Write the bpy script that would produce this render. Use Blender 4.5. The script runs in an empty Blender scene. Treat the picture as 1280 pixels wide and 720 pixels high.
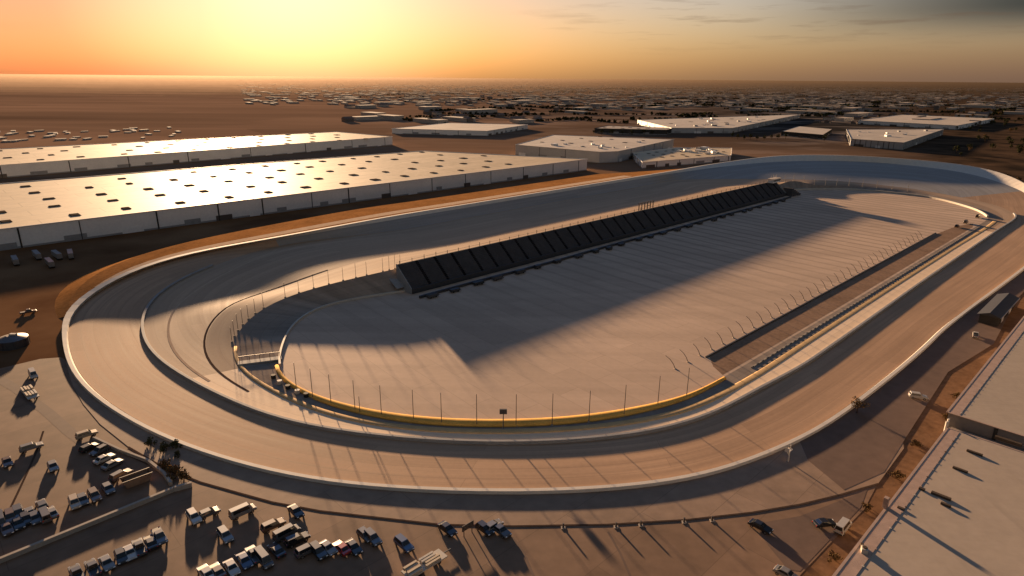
import bpy, bmesh, math, random
from mathutils import Vector, Matrix
random.seed(7)
R = math.radians
S = bpy.context.scene
COL = S.collection
H = 100.0                      # height of the drone above the paddock
F_PX, ROLL = 800.0, math.atan2(11, 1280)
PITCH = math.atan(262.5 * math.cos(ROLL) / F_PX)
CP, SP, CR, SR = math.cos(PITCH), math.sin(PITCH), math.cos(ROLL), math.sin(ROLL)

# ------------------------------------------------------------------ survey of the place
def G(px, py, z=0.0):
    """ground position (world x, y) of a surveyed photo point standing at height z"""
    u, v = px - 640, 360 - py
    a, b = u * CR - v * SR, u * SR + v * CR
    d = (a, F_PX * CP + b * SP, -F_PX * SP + b * CP)
    t = (z - H) / d[2]
    return d[0] * t, d[1] * t
C0 = (-8.0, 334.0)
TH = R(44)
AX, PX_ = (math.cos(TH), math.sin(TH)), (math.sin(TH), -math.cos(TH))
def W(s, t, z=0.0):
    """oval coordinates: s along the long axis, t across it"""
    return Vector((C0[0] + s * AX[0] + t * PX_[0], C0[1] + s * AX[1] + t * PX_[1], z))
def ST(x, y):
    x -= C0[0]; y -= C0[1]
    return x * AX[0] + y * AX[1], x * PX_[0] + y * PX_[1]
def P(px, py, z=0.0):
    x, y = G(px, py, z)
    return Vector((x, y, z))
SUN_AZ, SUN_EL = R(114.5), R(6.8)
SUN_DIR = Vector((math.cos(SUN_AZ) * math.cos(SUN_EL), math.sin(SUN_AZ) * math.cos(SUN_EL), math.sin(SUN_EL)))

# ------------------------------------------------------------------ materials
MATS = {}
def nd(nt, typ, **kw):
    n = nt.nodes.new(typ)
    for k, v in kw.items():
        setattr(n, k, v)
    return n
def mixc(nt, fac, a, b, mode='MIX'):
    m = nd(nt, 'ShaderNodeMix', data_type='RGBA', blend_type=mode)
    for sock, v in ((m.inputs[0], fac), (m.inputs[6], a), (m.inputs[7], b)):
        if hasattr(v, 'is_output'):
            nt.links.new(v, sock)
        elif isinstance(v, (int, float)):
            sock.default_value = v
        else:
            sock.default_value = (*v, 1)
    return m.outputs[2]
def ramp(nt, src, stops):
    r = nd(nt, 'ShaderNodeValToRGB')
    e = r.color_ramp.elements
    while len(e) < len(stops):
        e.new(0.5)
    for el, (p, c) in zip(e, stops):
        el.position = p
        el.color = (c, c, c, 1) if isinstance(c, (int, float)) else (*c, 1)
    nt.links.new(src, r.inputs[0])
    return r.outputs[0]
def coords(nt, kind='pos', rot=0.0, scale=(1, 1, 1)):
    if kind == 'pos':
        src = nd(nt, 'ShaderNodeNewGeometry').outputs['Position']
    elif kind == 'uv':
        src = nd(nt, 'ShaderNodeUVMap').outputs[0]
    else:
        src = nd(nt, 'ShaderNodeTexCoord').outputs['Object']
    m = nd(nt, 'ShaderNodeMapping')
    m.inputs['Rotation'].default_value = (0, 0, rot)
    m.inputs['Scale'].default_value = scale
    nt.links.new(src, m.inputs[0])
    return m.outputs[0]
def noise(nt, vec, scale, detail=4, rough=0.55):
    n = nd(nt, 'ShaderNodeTexNoise')
    n.inputs['Scale'].default_value = scale
    n.inputs['Detail'].default_value = detail
    n.inputs['Roughness'].default_value = rough
    nt.links.new(vec, n.inputs['Vector'])
    return n.outputs[0]
def slabs(nt, vec, c, w, h, joint, tone=0.12, line=0.3):
    """break a surface into paving lanes / slabs of slightly different tone with fine joints"""
    b = nd(nt, 'ShaderNodeTexBrick')
    b.offset = 0.37
    for k, v in (('Scale', 1.0), ('Brick Width', w), ('Row Height', h), ('Mortar Size', joint), ('Mortar Smooth', 0.4)):
        b.inputs[k].default_value = v
    b.inputs['Color1'].default_value = (1 - tone, 1 - tone, 1 - tone, 1)
    b.inputs['Color2'].default_value = (1 + tone * .5, 1 + tone * .5, 1 + tone * .5, 1)
    b.inputs['Mortar'].default_value = (1 - line, 1 - line, 1 - line, 1)
    nt.links.new(vec, b.inputs['Vector'])
    return mixc(nt, 1.0, c, b.outputs['Color'], 'MULTIPLY')
def base(name, rough=0.6, spec=0.5, metal=0.0):
    m = bpy.data.materials.new(name)
    m.use_nodes = True
    nt = m.node_tree
    b = nt.nodes['Principled BSDF']
    b.inputs['Roughness'].default_value = rough
    b.inputs['Specular IOR Level'].default_value = spec
    b.inputs['Metallic'].default_value = metal
    MATS[name] = m
    return m, nt, b
def plain(name, col, rough=0.6, spec=0.5, metal=0.0, var=0.25, scale=0.5, kind='pos', bump=0.0, slab=None):
    """weathered paint / concrete / soil: two tones broken up by noise of two sizes"""
    m, nt, b = base(name, rough, spec, metal)
    v = coords(nt, kind)
    n1, n2 = noise(nt, v, scale, 5), noise(nt, v, scale * 9, 3)
    dark, lite = [c * (1 - var) for c in col], [min(0.95, c * (1 + var)) for c in col]
    c = mixc(nt, ramp(nt, n1, ((0.3, 0.0), (0.7, 1.0))), dark, lite)
    c = mixc(nt, 0.5, c, mixc(nt, ramp(nt, n2, ((0.3, 0.0), (0.7, 1.0))), dark, lite))
    if slab: c = slabs(nt, coords(nt, 'pos', rot=-TH), c, *slab)
    nt.links.new(c, b.inputs['Base Color'])
    if bump:
        bp = nd(nt, 'ShaderNodeBump')
        bp.inputs['Strength'].default_value = bump
        bp.inputs['Distance'].default_value = 0.1
        nt.links.new(n2, bp.inputs['Height'])
        nt.links.new(bp.outputs[0], b.inputs['Normal'])
    return m
def streaked(name, col, rough, spec, us, vs, var=0.2, dark=0.35, seams=0.0, rgh=0.12):
    """road surface with streaks running along the lap (UV: metres along, metres across)"""
    m, nt, b = base(name, rough, spec)
    uv = coords(nt, 'uv', scale=(us, vs, 1))
    pos = coords(nt, 'pos')
    st = noise(nt, uv, 1.0, 5, 0.6)
    blotch = noise(nt, pos, 0.02, 5)
    grain = noise(nt, pos, 0.7, 3)
    a, z = [c * (1 - var) for c in col], [c * (1 + var) for c in col]
    c = mixc(nt, ramp(nt, st, ((0.32, 0.0), (0.68, 1.0))), a, z)
    c = mixc(nt, ramp(nt, blotch, ((0.35, 0.0), (0.7, dark))), c, [x * 0.55 for x in col])
    c = mixc(nt, 0.25, c, mixc(nt, grain, [x * 0.6 for x in col], [x * 1.4 for x in col]))
    if seams:
        sv = coords(nt, 'uv', scale=(1 / seams, 0, 0))
        fr = nd(nt, 'ShaderNodeVectorMath', operation='FRACTION')
        nt.links.new(sv, fr.inputs[0])
        sx = nd(nt, 'ShaderNodeSeparateXYZ'); nt.links.new(fr.outputs[0], sx.inputs[0])
        lt = nd(nt, 'ShaderNodeMath', operation='LESS_THAN'); lt.inputs[1].default_value = 0.45 / seams
        nt.links.new(sx.outputs[0], lt.inputs[0])
        mu = nd(nt, 'ShaderNodeMath', operation='MULTIPLY'); mu.inputs[1].default_value = 0.45
        nt.links.new(lt.outputs[0], mu.inputs[0])
        c = mixc(nt, mu.outputs[0], c, [x * 0.35 for x in col])
    c = slabs(nt, coords(nt, 'uv'), c, 85.0, 4.6, 0.10, 0.10, 0.22)
    nt.links.new(c, b.inputs['Base Color'])
    rr = nd(nt, 'ShaderNodeMapRange'); rr.inputs[3].default_value = rough - rgh; rr.inputs[4].default_value = rough + rgh
    nt.links.new(st, rr.inputs[0]); nt.links.new(rr.outputs[0], b.inputs['Roughness'])
    return m

# ------------------------------------------------------------------ mesh helpers
class MB:
    def __init__(self):
        self.v, self.f = [], []
    def add(self, vs, fs):
        o = len(self.v)
        self.v += [tuple(x) for x in vs]
        self.f += [tuple(i + o for i in f) for f in fs]
        return self
    def box(self, c, size, rz=0.0, taper=1.0, rx=0.0):
        x, y, z = (k / 2 for k in size)
        m = Matrix.Translation(Vector(c)) @ Matrix.Rotation(rz, 4, 'Z') @ Matrix.Rotation(rx, 4, 'X')
        vs = [m @ Vector((sx * x * (taper if sz > 0 else 1), sy * y * (taper if sz > 0 else 1), sz * z))
              for sz in (-1, 1) for sy in (-1, 1) for sx in (-1, 1)]
        return self.add(vs, [(0, 2, 3, 1), (4, 5, 7, 6), (0, 1, 5, 4), (2, 6, 7, 3), (0, 4, 6, 2), (1, 3, 7, 5)])
    def tube(self, pts, r0, r1=None, n=6):
        r1 = r0 if r1 is None else r1
        pts = [Vector(p) for p in pts]
        rings = []
        for i, p in enumerate(pts):
            d = (pts[min(i + 1, len(pts) - 1)] - pts[max(i - 1, 0)]).normalized()
            a = d.cross(Vector((0.31, 0.95, 0.05))).normalized(); b = d.cross(a)
            r = r0 + (r1 - r0) * i / max(1, len(pts) - 1)
            rings.append([p + (a * math.cos(q) + b * math.sin(q)) * r for q in [2 * math.pi * k / n for k in range(n)]])
        vs = [v for ring in rings for v in ring]
        fs = [(i * n + k, i * n + (k + 1) % n, (i + 1) * n + (k + 1) % n, (i + 1) * n + k) for i in range(len(pts) - 1) for k in range(n)]
        fs += [tuple(range(n))[::-1], tuple((len(pts) - 1) * n + k for k in range(n))]
        return self.add(vs, fs)
    def prism(self, poly, z0, z1):
        n = len(poly)
        vs = [(p[0], p[1], z0) for p in poly] + [(p[0], p[1], z1) for p in poly]
        return self.add(vs, [tuple(range(n))[::-1], tuple(range(n, 2 * n))] + [(i, (i + 1) % n, n + (i + 1) % n, n + i) for i in range(n)])
    def sweep(self, rows, closed=False, cap=True):
        """rows: list along the path of equal-length point lists (closed cross-section if cap)"""
        n, k = len(rows), len(rows[0])
        vs = [p for r in rows for p in r]
        fs = []
        for i in range(n if closed else n - 1):
            j = (i + 1) % n
            for q in range(k if cap else k - 1):
                q2 = (q + 1) % k
                fs.append((i * k + q, i * k + q2, j * k + q2, j * k + q))
        if cap and not closed:
            fs += [tuple(range(k)), tuple((n - 1) * k + q for q in range(k))[::-1]]
        return self.add(vs, fs)
    def build(self, name, mat, parent=None, smooth=False, up=False, bevel=0.0):
        me = bpy.data.meshes.new(name)
        me.from_pydata(self.v, [], self.f)
        bm = bmesh.new(); bm.from_mesh(me)
        bmesh.ops.recalc_face_normals(bm, faces=bm.faces)
        if up and sum(f.normal.z * f.calc_area() for f in bm.faces) < 0:
            bmesh.ops.reverse_faces(bm, faces=bm.faces)
        if bevel:
            bmesh.ops.bevel(bm, geom=list(bm.edges), offset=bevel, segments=2, affect='EDGES', clamp_overlap=True)
        bm.to_mesh(me); bm.free()
        if smooth:
            for p in me.polygons: p.use_smooth = True
        me.materials.append(MATS[mat] if isinstance(mat, str) else mat)
        o = bpy.data.objects.new(name, me)
        COL.objects.link(o)
        if parent is not None: o.parent = parent
        return o
def tag(o, label=None, cat=None, group=None, kind=None):
    if label: o['label'] = label
    if cat: o['category'] = cat
    if group: o['group'] = group
    if kind: o['kind'] = kind
    return o
def empty(name, loc=(0, 0, 0), rz=0.0):
    o = bpy.data.objects.new(name, None)
    o.empty_display_size = 1.0
    COL.objects.link(o)
    o.location = loc; o.rotation_euler = (0, 0, rz)
    return o
def copy_tree(o, parent=None):
    c = o.copy(); COL.objects.link(c); c.parent = parent
    for ch in list(o.children): copy_tree(ch, c)
    return c
def struct(o): return tag(o, kind='structure')
ORD = ['first', 'second', 'third', 'fourth', 'fifth', 'sixth', 'seventh', 'eighth', 'ninth', 'tenth', 'eleventh', 'twelfth', 'thirteenth', 'fourteenth', 'fifteenth',
       'sixteenth', 'seventeenth', 'eighteenth', 'nineteenth', 'twentieth']
def ordinal(i, n, a='left', b='right'):
    """'third from the left' or 'second from the right', whichever is shorter to count"""
    if i == 0: return f'{a}most' if a in ('left', 'right') else f'{a} one'
    if i == n - 1: return f'{b}most' if b in ('left', 'right') else f'{b} one'
    if i < n / 2: return f'{ORD[i] if i < 20 else str(i + 1) + "th"} from the {a}'
    j = n - 1 - i
    return f'{ORD[j] if j < 20 else str(j + 1) + "th"} from the {b}'

# ------------------------------------------------------------------ palette
streaked('track_asphalt', (0.46, 0.295, 0.185), 0.75, 0.06, 0.012, 0.55, var=0.2, dark=0.42, seams=0)
streaked('bank_asphalt_shade', (0.33, 0.31, 0.29), 0.7, 0.12, 0.010, 0.5, var=0.18, dark=0.2)
streaked('inner_track', (0.47, 0.335, 0.23), 0.72, 0.03, 0.010, 0.35, var=0.1, dark=0.25)
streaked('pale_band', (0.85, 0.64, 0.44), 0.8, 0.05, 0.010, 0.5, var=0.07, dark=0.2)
streaked('tan_shoulder', (0.36, 0.255, 0.18), 0.8, 0.03, 0.010, 0.35, var=0.1, dark=0.25)
streaked('bank_slope', (0.30, 0.245, 0.20), 1.0, 0.0, 0.16, 0.015, var=0.35, dark=0.4)
plain('concrete', (0.36, 0.31, 0.26), 0.85, 0.1, var=0.18, scale=0.25)
plain('concrete_pale', (0.50, 0.45, 0.38), 0.7, 0.2, var=0.14, scale=0.2)
plain('concrete_grey', (0.28, 0.275, 0.27), 0.8, 0.15, var=0.2, scale=0.3)
plain('white_rail', (0.62, 0.56, 0.48), 0.75, 0.15, var=0.12, scale=0.3)
plain('yellow_paint', (0.66, 0.37, 0.085), 0.9, 0.08, var=0.25, scale=0.25)
plain('yellow_faded', (0.56, 0.37, 0.18), 0.9, 0.08, var=0.22, scale=0.3)
plain('pole_steel', (0.10, 0.085, 0.075), 0.5, 0.5, metal=0.3, var=0.2, scale=2)
plain('dark_steel', (0.045, 0.045, 0.05), 0.55, 0.5, metal=0.2, var=0.3, scale=1)
plain('seat_tier', (0.085, 0.082, 0.085), 1.0, 0.0, var=0.3, scale=0.3)
plain('seat_bench', (0.075, 0.075, 0.08), 0.9, 0.1, var=0.25, scale=0.15)
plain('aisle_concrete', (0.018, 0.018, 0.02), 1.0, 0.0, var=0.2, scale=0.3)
plain('roof_white', (0.58, 0.46, 0.31), 0.66, 0.05, var=0.13, scale=0.02, slab=(60.0, 19.0, 0.5, 0.08, 0.22))
plain('roof_old', (0.52, 0.44, 0.35), 0.65, 0.25, var=0.18, scale=0.03, slab=(50.0, 14.0, 0.4, 0.1, 0.25))
plain('roof_tan', (0.30, 0.245, 0.19), 0.62, 0.4, var=0.1, scale=0.06)
plain('metal_wall', (0.74, 0.72, 0.69), 0.55, 0.4, var=0.1, scale=0.08)
plain('metal_wall_grey', (0.42, 0.41, 0.40), 0.55, 0.4, var=0.12, scale=0.08)
plain('metal_wall_dim', (0.25, 0.22, 0.20), 0.6, 0.3, var=0.15, scale=0.1)
plain('metal_wall_pale', (0.82, 0.78, 0.72), 0.55, 0.4, var=0.1, scale=0.08)
plain('dock_dark', (0.06, 0.055, 0.05), 1.0, 0.0, var=0.3, scale=0.3)
plain('vent_dark', (0.10, 0.075, 0.055), 1.0, 0.0, var=0.3, scale=0.6)
plain('gutter_pink', (0.42, 0.29, 0.22), 0.65, 0.4, var=0.25, scale=0.5)
plain('soil', (0.18, 0.10, 0.055), 1.0, 0.0, var=0.4, scale=0.05, bump=0.6)
plain('embankment', (0.30, 0.14, 0.05), 1.0, 0.0, var=0.35, scale=0.06, bump=0.5)
plain('lot_asphalt', (0.21, 0.132, 0.085), 0.8, 0.12, var=0.3, scale=0.022, bump=0.15, slab=(46.0, 17.0, 0.09, 0.12, 0.3))
plain('apron_asphalt', (0.29, 0.20, 0.14), 0.8, 0.12, var=0.24, scale=0.03, bump=0.15, slab=(38.0, 12.0, 0.09, 0.10, 0.3))
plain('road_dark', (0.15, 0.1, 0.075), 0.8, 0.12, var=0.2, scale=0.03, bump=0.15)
plain('pit_brown', (0.26, 0.17, 0.115), 1.0, 0.0, var=0.3, scale=0.08)
plain('line_pale', (0.50, 0.37, 0.26), 1.0, 0.0, var=0.2, scale=0.3)
plain('line_dark', (0.09, 0.06, 0.045), 1.0, 0.0, var=0.3, scale=0.3)
plain('crack_dark', (0.075, 0.05, 0.038), 1.0, 0.0, var=0.3, scale=0.3)
plain('bark', (0.06, 0.04, 0.03), 1.0, 0.0, kind='obj', scale=2)
plain('leaf', (0.055, 0.055, 0.025), 1.0, 0.0, var=0.5, kind='obj', scale=0.8)
plain('leaf_dry', (0.12, 0.075, 0.035), 1.0, 0.0, var=0.5, kind='obj', scale=0.8)
plain('house_wall', (0.42, 0.37, 0.32), 0.7, 0.3, var=0.1, kind='obj')
plain('house_wall_dark', (0.16, 0.13, 0.11), 0.7, 0.3, var=0.1, kind='obj')
plain('house_roof', (0.20, 0.14, 0.11), 0.9, 0.05, var=0.2, kind='obj')
plain('house_roof_pale', (0.46, 0.38, 0.31), 0.9, 0.05, var=0.1, kind='obj')
plain('tyre', (0.02, 0.02, 0.02), 0.8, 0.3, var=0.2, kind='obj')
plain('rim', (0.35, 0.34, 0.33), 0.35, 0.5, metal=0.8, var=0.1, kind='obj')
plain('car_glass', (0.012, 0.014, 0.016), 0.08, 0.6, var=0.1, kind='obj')
plain('lamp_clear', (0.7, 0.7, 0.68), 0.15, 0.6, var=0.05, kind='obj')
plain('lamp_red', (0.35, 0.02, 0.015), 0.2, 0.6, var=0.05, kind='obj')
plain('bumper', (0.03, 0.03, 0.032), 0.5, 0.4, var=0.1, kind='obj')
plain('timber', (0.50, 0.40, 0.28), 0.7, 0.3, var=0.25, kind='obj', scale=1)
PAINTS = dict(white=(0.44, 0.41, 0.37), silver=(0.20, 0.19, 0.18), grey=(0.085, 0.085, 0.09), black=(0.016, 0.016, 0.018), red=(0.33, 0.02, 0.015),
              blue=(0.04, 0.07, 0.14), tan=(0.40, 0.31, 0.21), brown=(0.12, 0.07, 0.045))
for k, c in PAINTS.items():
    m = plain('paint_' + k, c, 0.32, 0.5, var=0.04, kind='obj', scale=1.5)
    m.node_tree.nodes['Principled BSDF'].inputs['Coat Weight'].default_value = 0.15
    m.node_tree.nodes['Principled BSDF'].inputs['Coat Roughness'].default_value = 0.12

# infield paving: broad slabs in rows, worn streaks along the rows
def infield_mat():
    m, nt, b = base('infield_paving', 0.85, 0.10)
    rot = -(TH - R(90) - R(4))           # rows run across the oval
    v = coords(nt, 'pos', rot=rot)
    row = coords(nt, 'pos', rot=rot, scale=(0.006, 0.105, 1))
    big = noise(nt, v, 0.012, 5)
    fine = noise(nt, v, 0.5, 4)
    st = noise(nt, row, 1.0, 4, 0.6)
    w = nd(nt, 'ShaderNodeTexWave', wave_type='BANDS', bands_direction='Y')
    w.inputs['Scale'].default_value = 0.03
    w.inputs['Distortion'].default_value = 2.2
    w.inputs['Detail'].default_value = 3
    w.inputs['Detail Scale'].default_value = 0.25
    nt.links.new(v, w.inputs['Vector'])
    col = (0.56, 0.41, 0.30)
    c = mixc(nt, ramp(nt, st, ((0.3, 0.0), (0.7, 1.0))), [x * 0.82 for x in col], [x * 1.12 for x in col])
    # the rows show most along the far right half of the infield
    sx = nd(nt, 'ShaderNodeSeparateXYZ'); nt.links.new(coords(nt, 'pos'), sx.inputs[0])
    zone = nd(nt, 'ShaderNodeMapRange'); zone.inputs[1].default_value = 230; zone.inputs[2].default_value = 420
    nt.links.new(sx.outputs[1], zone.inputs[0])
    wr = ramp(nt, w.outputs[0], ((0.0, 0.85), (0.28, 0.0), (1.0, 0.0)))
    mu = nd(nt, 'ShaderNodeMath', operation='MULTIPLY'); nt.links.new(wr, mu.inputs[0]); nt.links.new(zone.outputs[0], mu.inputs[1])
    c = mixc(nt, mu.outputs[0], c, [x * 0.5 for x in col])
    c = mixc(nt, ramp(nt, big, ((0.4, 0.0), (0.72, 0.6))), c, [x * 0.6 for x in col])
    c = mixc(nt, 0.2, c, mixc(nt, fine, [x * 0.6 for x in col], [x * 1.4 for x in col]))
    c = slabs(nt, v, c, 34.0, 9.0, 0.14, 0.07, 0.18)
    nt.links.new(c, b.inputs['Base Color'])
infield_mat()

# the plain: orange soil close by, dull fields and town patches beyond, painted haze
def plain_ground():
    m, nt, b = base('plain_ground', 1.0, 0.0)
    pos = coords(nt, 'pos')
    ln = nd(nt, 'ShaderNodeVectorMath', operation='LENGTH'); nt.links.new(pos, ln.inputs[0])
    def rng(a, z):
        r = nd(nt, 'ShaderNodeMapRange'); r.inputs[1].default_value = a; r.inputs[2].default_value = z
        nt.links.new(ln.outputs[1], r.inputs[0]); return r.outputs[0]
    n1 = noise(nt, pos, 0.02, 6)
    near = mixc(nt, ramp(nt, n1, ((0.35, 0.0), (0.65, 1.0))), (0.12, 0.06, 0.03), (0.215, 0.118, 0.06))
    fv = coords(nt, 'pos', rot=R(-9), scale=(0.0006, 0.0035, 1))
    n2 = noise(nt, fv, 1.0, 6, 0.62)
    vor = nd(nt, 'ShaderNodeTexVoronoi'); vor.inputs['Scale'].default_value = 1.0
    nt.links.new(coords(nt, 'pos', rot=R(20), scale=(0.0022, 0.0045, 1)), vor.inputs['Vector'])
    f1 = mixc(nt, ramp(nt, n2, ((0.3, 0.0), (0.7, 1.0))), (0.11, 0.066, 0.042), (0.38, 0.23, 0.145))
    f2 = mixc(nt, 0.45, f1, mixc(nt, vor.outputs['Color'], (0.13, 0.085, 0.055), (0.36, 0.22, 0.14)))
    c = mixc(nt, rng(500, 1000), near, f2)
    # east of the sun's path the land is darker, built-up
    sx = nd(nt, 'ShaderNodeSeparateXYZ'); nt.links.new(pos, sx.inputs[0])
    dv = nd(nt, 'ShaderNodeMath', operation='DIVIDE'); nt.links.new(sx.outputs[0], dv.inputs[0]); nt.links.new(sx.outputs[1], dv.inputs[1])
    side = nd(nt, 'ShaderNodeMapRange'); side.inputs[1].default_value = -0.3; side.inputs[2].default_value = 0.42
    nt.links.new(dv.outputs[0], side.inputs[0])
    town = mixc(nt, ramp(nt, noise(nt, coords(nt, 'pos', scale=(0.004, 0.012, 1)), 1.0, 5, 0.7), ((0.47, 0.0), (0.60, 1.0))), (0.032, 0.028, 0.025), (0.17, 0.14, 0.12))
    fs = nd(nt, 'ShaderNodeMath', operation='MULTIPLY'); nt.links.new(side.outputs[0], fs.inputs[0]); nt.links.new(rng(700, 1500), fs.inputs[1])
    c = mixc(nt, fs.outputs[0], c, town)
    scrub = nd(nt, 'ShaderNodeMapRange'); scrub.inputs[1].default_value = 0.50; scrub.inputs[2].default_value = 0.66; nt.links.new(dv.outputs[0], scrub.inputs[0])
    sf = nd(nt, 'ShaderNodeMath', operation='MULTIPLY'); nt.links.new(scrub.outputs[0], sf.inputs[0]); nt.links.new(rng(430, 560), sf.inputs[1])
    c = mixc(nt, sf.outputs[0], c, mixc(nt, ramp(nt, n1, ((0.35, 0.0), (0.65, 1.0))), (0.03, 0.022, 0.016), (0.10, 0.062, 0.038)))
    c = mixc(nt, rng(3500, 40000), c, mixc(nt, side.outputs[0], (0.46, 0.27, 0.16), (0.075, 0.06, 0.052)))  # distance haze painted into the ground colour, warmer on the left
    nt.links.new(c, b.inputs['Base Color'])
plain_ground()

# ------------------------------------------------------------------ the oval as rings of surveyed points
L0, TC, CAPW = 330.0, 60.0, 283.0
PER = 2 * L0 + 2 * CAPW
def u_of(s, t):
    if 0 <= s <= L0:
        return L0 - s if t > TC else L0 + CAPW + s
    if s < 0:
        return L0 + CAPW * math.atan2(-s, t - TC) / math.pi
    return 2 * L0 + CAPW + CAPW * math.atan2(s - L0, TC - t) / math.pi
NR = 420
def ring(pts, smooth=10):
    """pts: ('p',px,py,z) surveyed photo points or (s,t,z); returns NR points (s,t,z) evenly spaced round the lap"""
    k = []
    for q in pts:
        if q[0] == 'w':                                  # surveyed on the top edge of a wall q[3] high standing on the ground; q[4] m inside it
            s, t = ST(*G(q[1], q[2], q[3])); z = 0.0
            d = Vector((60 - s, 60 - t)).normalized() * q[4]; s += d.x; t += d.y
        elif q[0] == 'p':
            s, t = ST(*G(q[1], q[2], q[3])); z = q[3]
        else:
            s, t, z = q
        k.append((u_of(s, t), s, t, z))
    k.sort()
    n = len(k)
    ext = [(a[0] - PER, *a[1:]) for a in k[-3:]] + k + [(a[0] + PER, *a[1:]) for a in k[:3]]
    def tan(i):
        a, b = ext[i - 1], ext[i + 1]
        h = max(1e-6, b[0] - a[0])
        return [(b[j] - a[j]) / h for j in (1, 2, 3)]
    out, i = [], 1
    for m in range(NR):
        u = PER * m / NR
        i = 1
        while not (ext[i][0] <= u < ext[i + 1][0]): i += 1
        a, b = ext[i], ext[i + 1]
        h = b[0] - a[0]; x = (u - a[0]) / h
        ta, tb = tan(i), tan(i + 1)
        h00, h10, h01, h11 = 2 * x**3 - 3 * x**2 + 1, x**3 - 2 * x**2 + x, -2 * x**3 + 3 * x**2, x**3 - x**2
        out.append(Vector([h00 * a[j] + h10 * h * ta[j - 1] + h01 * b[j] + h11 * h * tb[j - 1] for j in (1, 2, 3)]))
    for _ in range(smooth):
        out = [out[m - 1] * 0.25 + out[m] * 0.5 + out[(m + 1) % NR] * 0.25 for m in range(NR)]
    return out
def arc(r, a0, a1, n, z=0.0, c=(0, 0)):
    return [(c[0] - r * math.sin(R(a0 + (a1 - a0) * i / (n - 1))), c[1] + r * math.cos(R(a0 + (a1 - a0) * i / (n - 1))), z) for i in range(n)]

RIM = [(1183, 405), (1155, 431), (1125, 457), (1083, 490), (1042, 520), (1000, 545), (960, 562), (900, 585), (820, 601), (720, 609), (620, 611), (500, 607), (400, 598), (300, 576), (250, 560), (200, 541), (150, 513), (112, 487), (95, 467), (85, 445), (82, 428)]
crest = ring([(330, 196.5, 0), (225, 195.5, 0)] + [('w', x, y, 0.8, 0.7) for x, y in RIM] +
             [('p', 84, 400, .3), ('p', 101, 378, 1), ('p', 121, 363, 2.5), ('p', 151, 346, 4.8), ('p', 210, 323.5, 8), ('p', 260, 313.5, 9.5), ('p', 320, 303.5, 10.5)] +
             [(s, -103, 11.6) for s in (0, 60, 120, 200, 280, 330)] +
             [('p', 915, 207, 12), ('p', 985, 201.5, 13), ('p', 1080, 202, 13), ('p', 1160, 209, 10), ('p', 1210, 216, 7), ('p', 1250, 228, 4.5), ('p', 1280, 240, 3), (452, 172, 1.0), (400, 190, 0)])
wall_top = ring([(330, 197.0, 1.1), (225, 196.0, 1.1)] + [('p', x, y, 0.8) for x, y in RIM] +
                [('p', 84, 397, 1.7), ('p', 100, 375, 2.7), ('p', 120, 361, 4.2), ('p', 150, 344, 6.5), ('p', 210, 321.5, 9.5), ('p', 260, 311.5, 11), ('p', 320, 301.5, 12)] +
                [(s, -104.5, 13.6) for s in (0, 60, 120, 200, 280, 330)] +
                [('p', 915, 201.5, 15), ('p', 985, 194, 18.5), ('p', 1080, 195, 19), ('p', 1160, 201, 16), ('p', 1210, 206, 13), ('p', 1250, 215, 10), ('p', 1280, 229, 7), (462, 176, 3.5), (404, 191, 1.3)])
MIDW = [(1083, 401), (1030, 438), (1000, 458), (958, 480), (930, 495), (900, 512), (860, 526), (820, 537), (760, 545), (700, 550), (620, 552), (580, 551), (485, 545), (422, 537), (360, 526), (310, 509), (260, 486), (225, 467), (195, 447), (180, 428), (175, 410)]
middle = ring([(397, 165, 0), (330, 165, 0), (240, 165, 0), (151, 165, 0)] + [('w', x, y, 1.0, 0.0) for x, y in MIDW] +
              [('p', 176, 400, .2), ('p', 181, 385, .5), ('p', 191, 371, 1.5), ('p', 215, 354.5, 3), ('p', 240, 342, 4.5), ('p', 275, 329, 6), ('p', 340, 308, 7)] +
              [(s, -96, 6.2) for s in (0, 60, 120, 200, 280, 330)] +
              [('p', 985, 224, 6.5), ('p', 1060, 227, 5), ('p', 1100, 231, 4), ('p', 1160, 239, 3), ('p', 1240, 255, 1), ('p', 1268, 267, .3)])
inner = ring([(371, 157.5, 0), (240, 157.5, 0), (107, 157.5, 0), (20, 158, 0), (-29, 158, 0), (-64, 154, 0), (-91, 141, 0), (-114, 123, 0), (-133, 102, 0), (-146, 77, 0), (-152, 43, 0), (-152, 22, 0.3),
              ('p', 289, 434, .6), ('p', 292, 420, 1.2), ('p', 300, 408, 2.2), ('p', 315, 394, 3.2), ('p', 335, 379, 4.6), ('p', 372, 363, 6.4), ('p', 420, 353, 8.0), ('p', 472, 341, 9.2)] +
             [(s, -15, 8.5) for s in (20, 60, 120, 200, 280, 340, 400)] +
             [('p', 975, 231, 5), ('p', 1020, 231.5, 4), ('p', 1060, 232, 3.2), ('p', 1100, 235, 2.5), ('p', 1160, 242.5, 1.5), ('p', 1225, 259, .5), ('p', 1243, 270, 0)])
bowl = ring([(371, 151, 0), (280, 151, 0), (190, 151, 0), (83, 151, 0), (16, 150.5, 0), (-32, 150, 0), (-56, 148, 0), (-86, 136, 0), (-110, 118, 0), (-129, 96, 0), (-141, 68, 0), (-143, 43, 0),
             ('p', 347, 457, 0), ('p', 350, 440, 0), ('p', 357, 420, 0), ('p', 370, 402, 0), ('p', 392, 388, 0), ('p', 420, 377.5, 0), ('p', 460, 371, 0), ('p', 510, 364, 0)] +
            [(s, -1.5, 0) for s in (0, 60, 120, 200, 280, 340)] +
            [('p', 985, 238.5, 0), ('p', 1060, 237, 0), ('p', 1100, 240, 0), ('p', 1160, 247, 0), ('p', 1215, 261, 0), ('p', 1236, 272, 0)], smooth=6)
def w3(v, dz=0.0): return W(v.x, v.y, v.z + dz)
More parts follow.
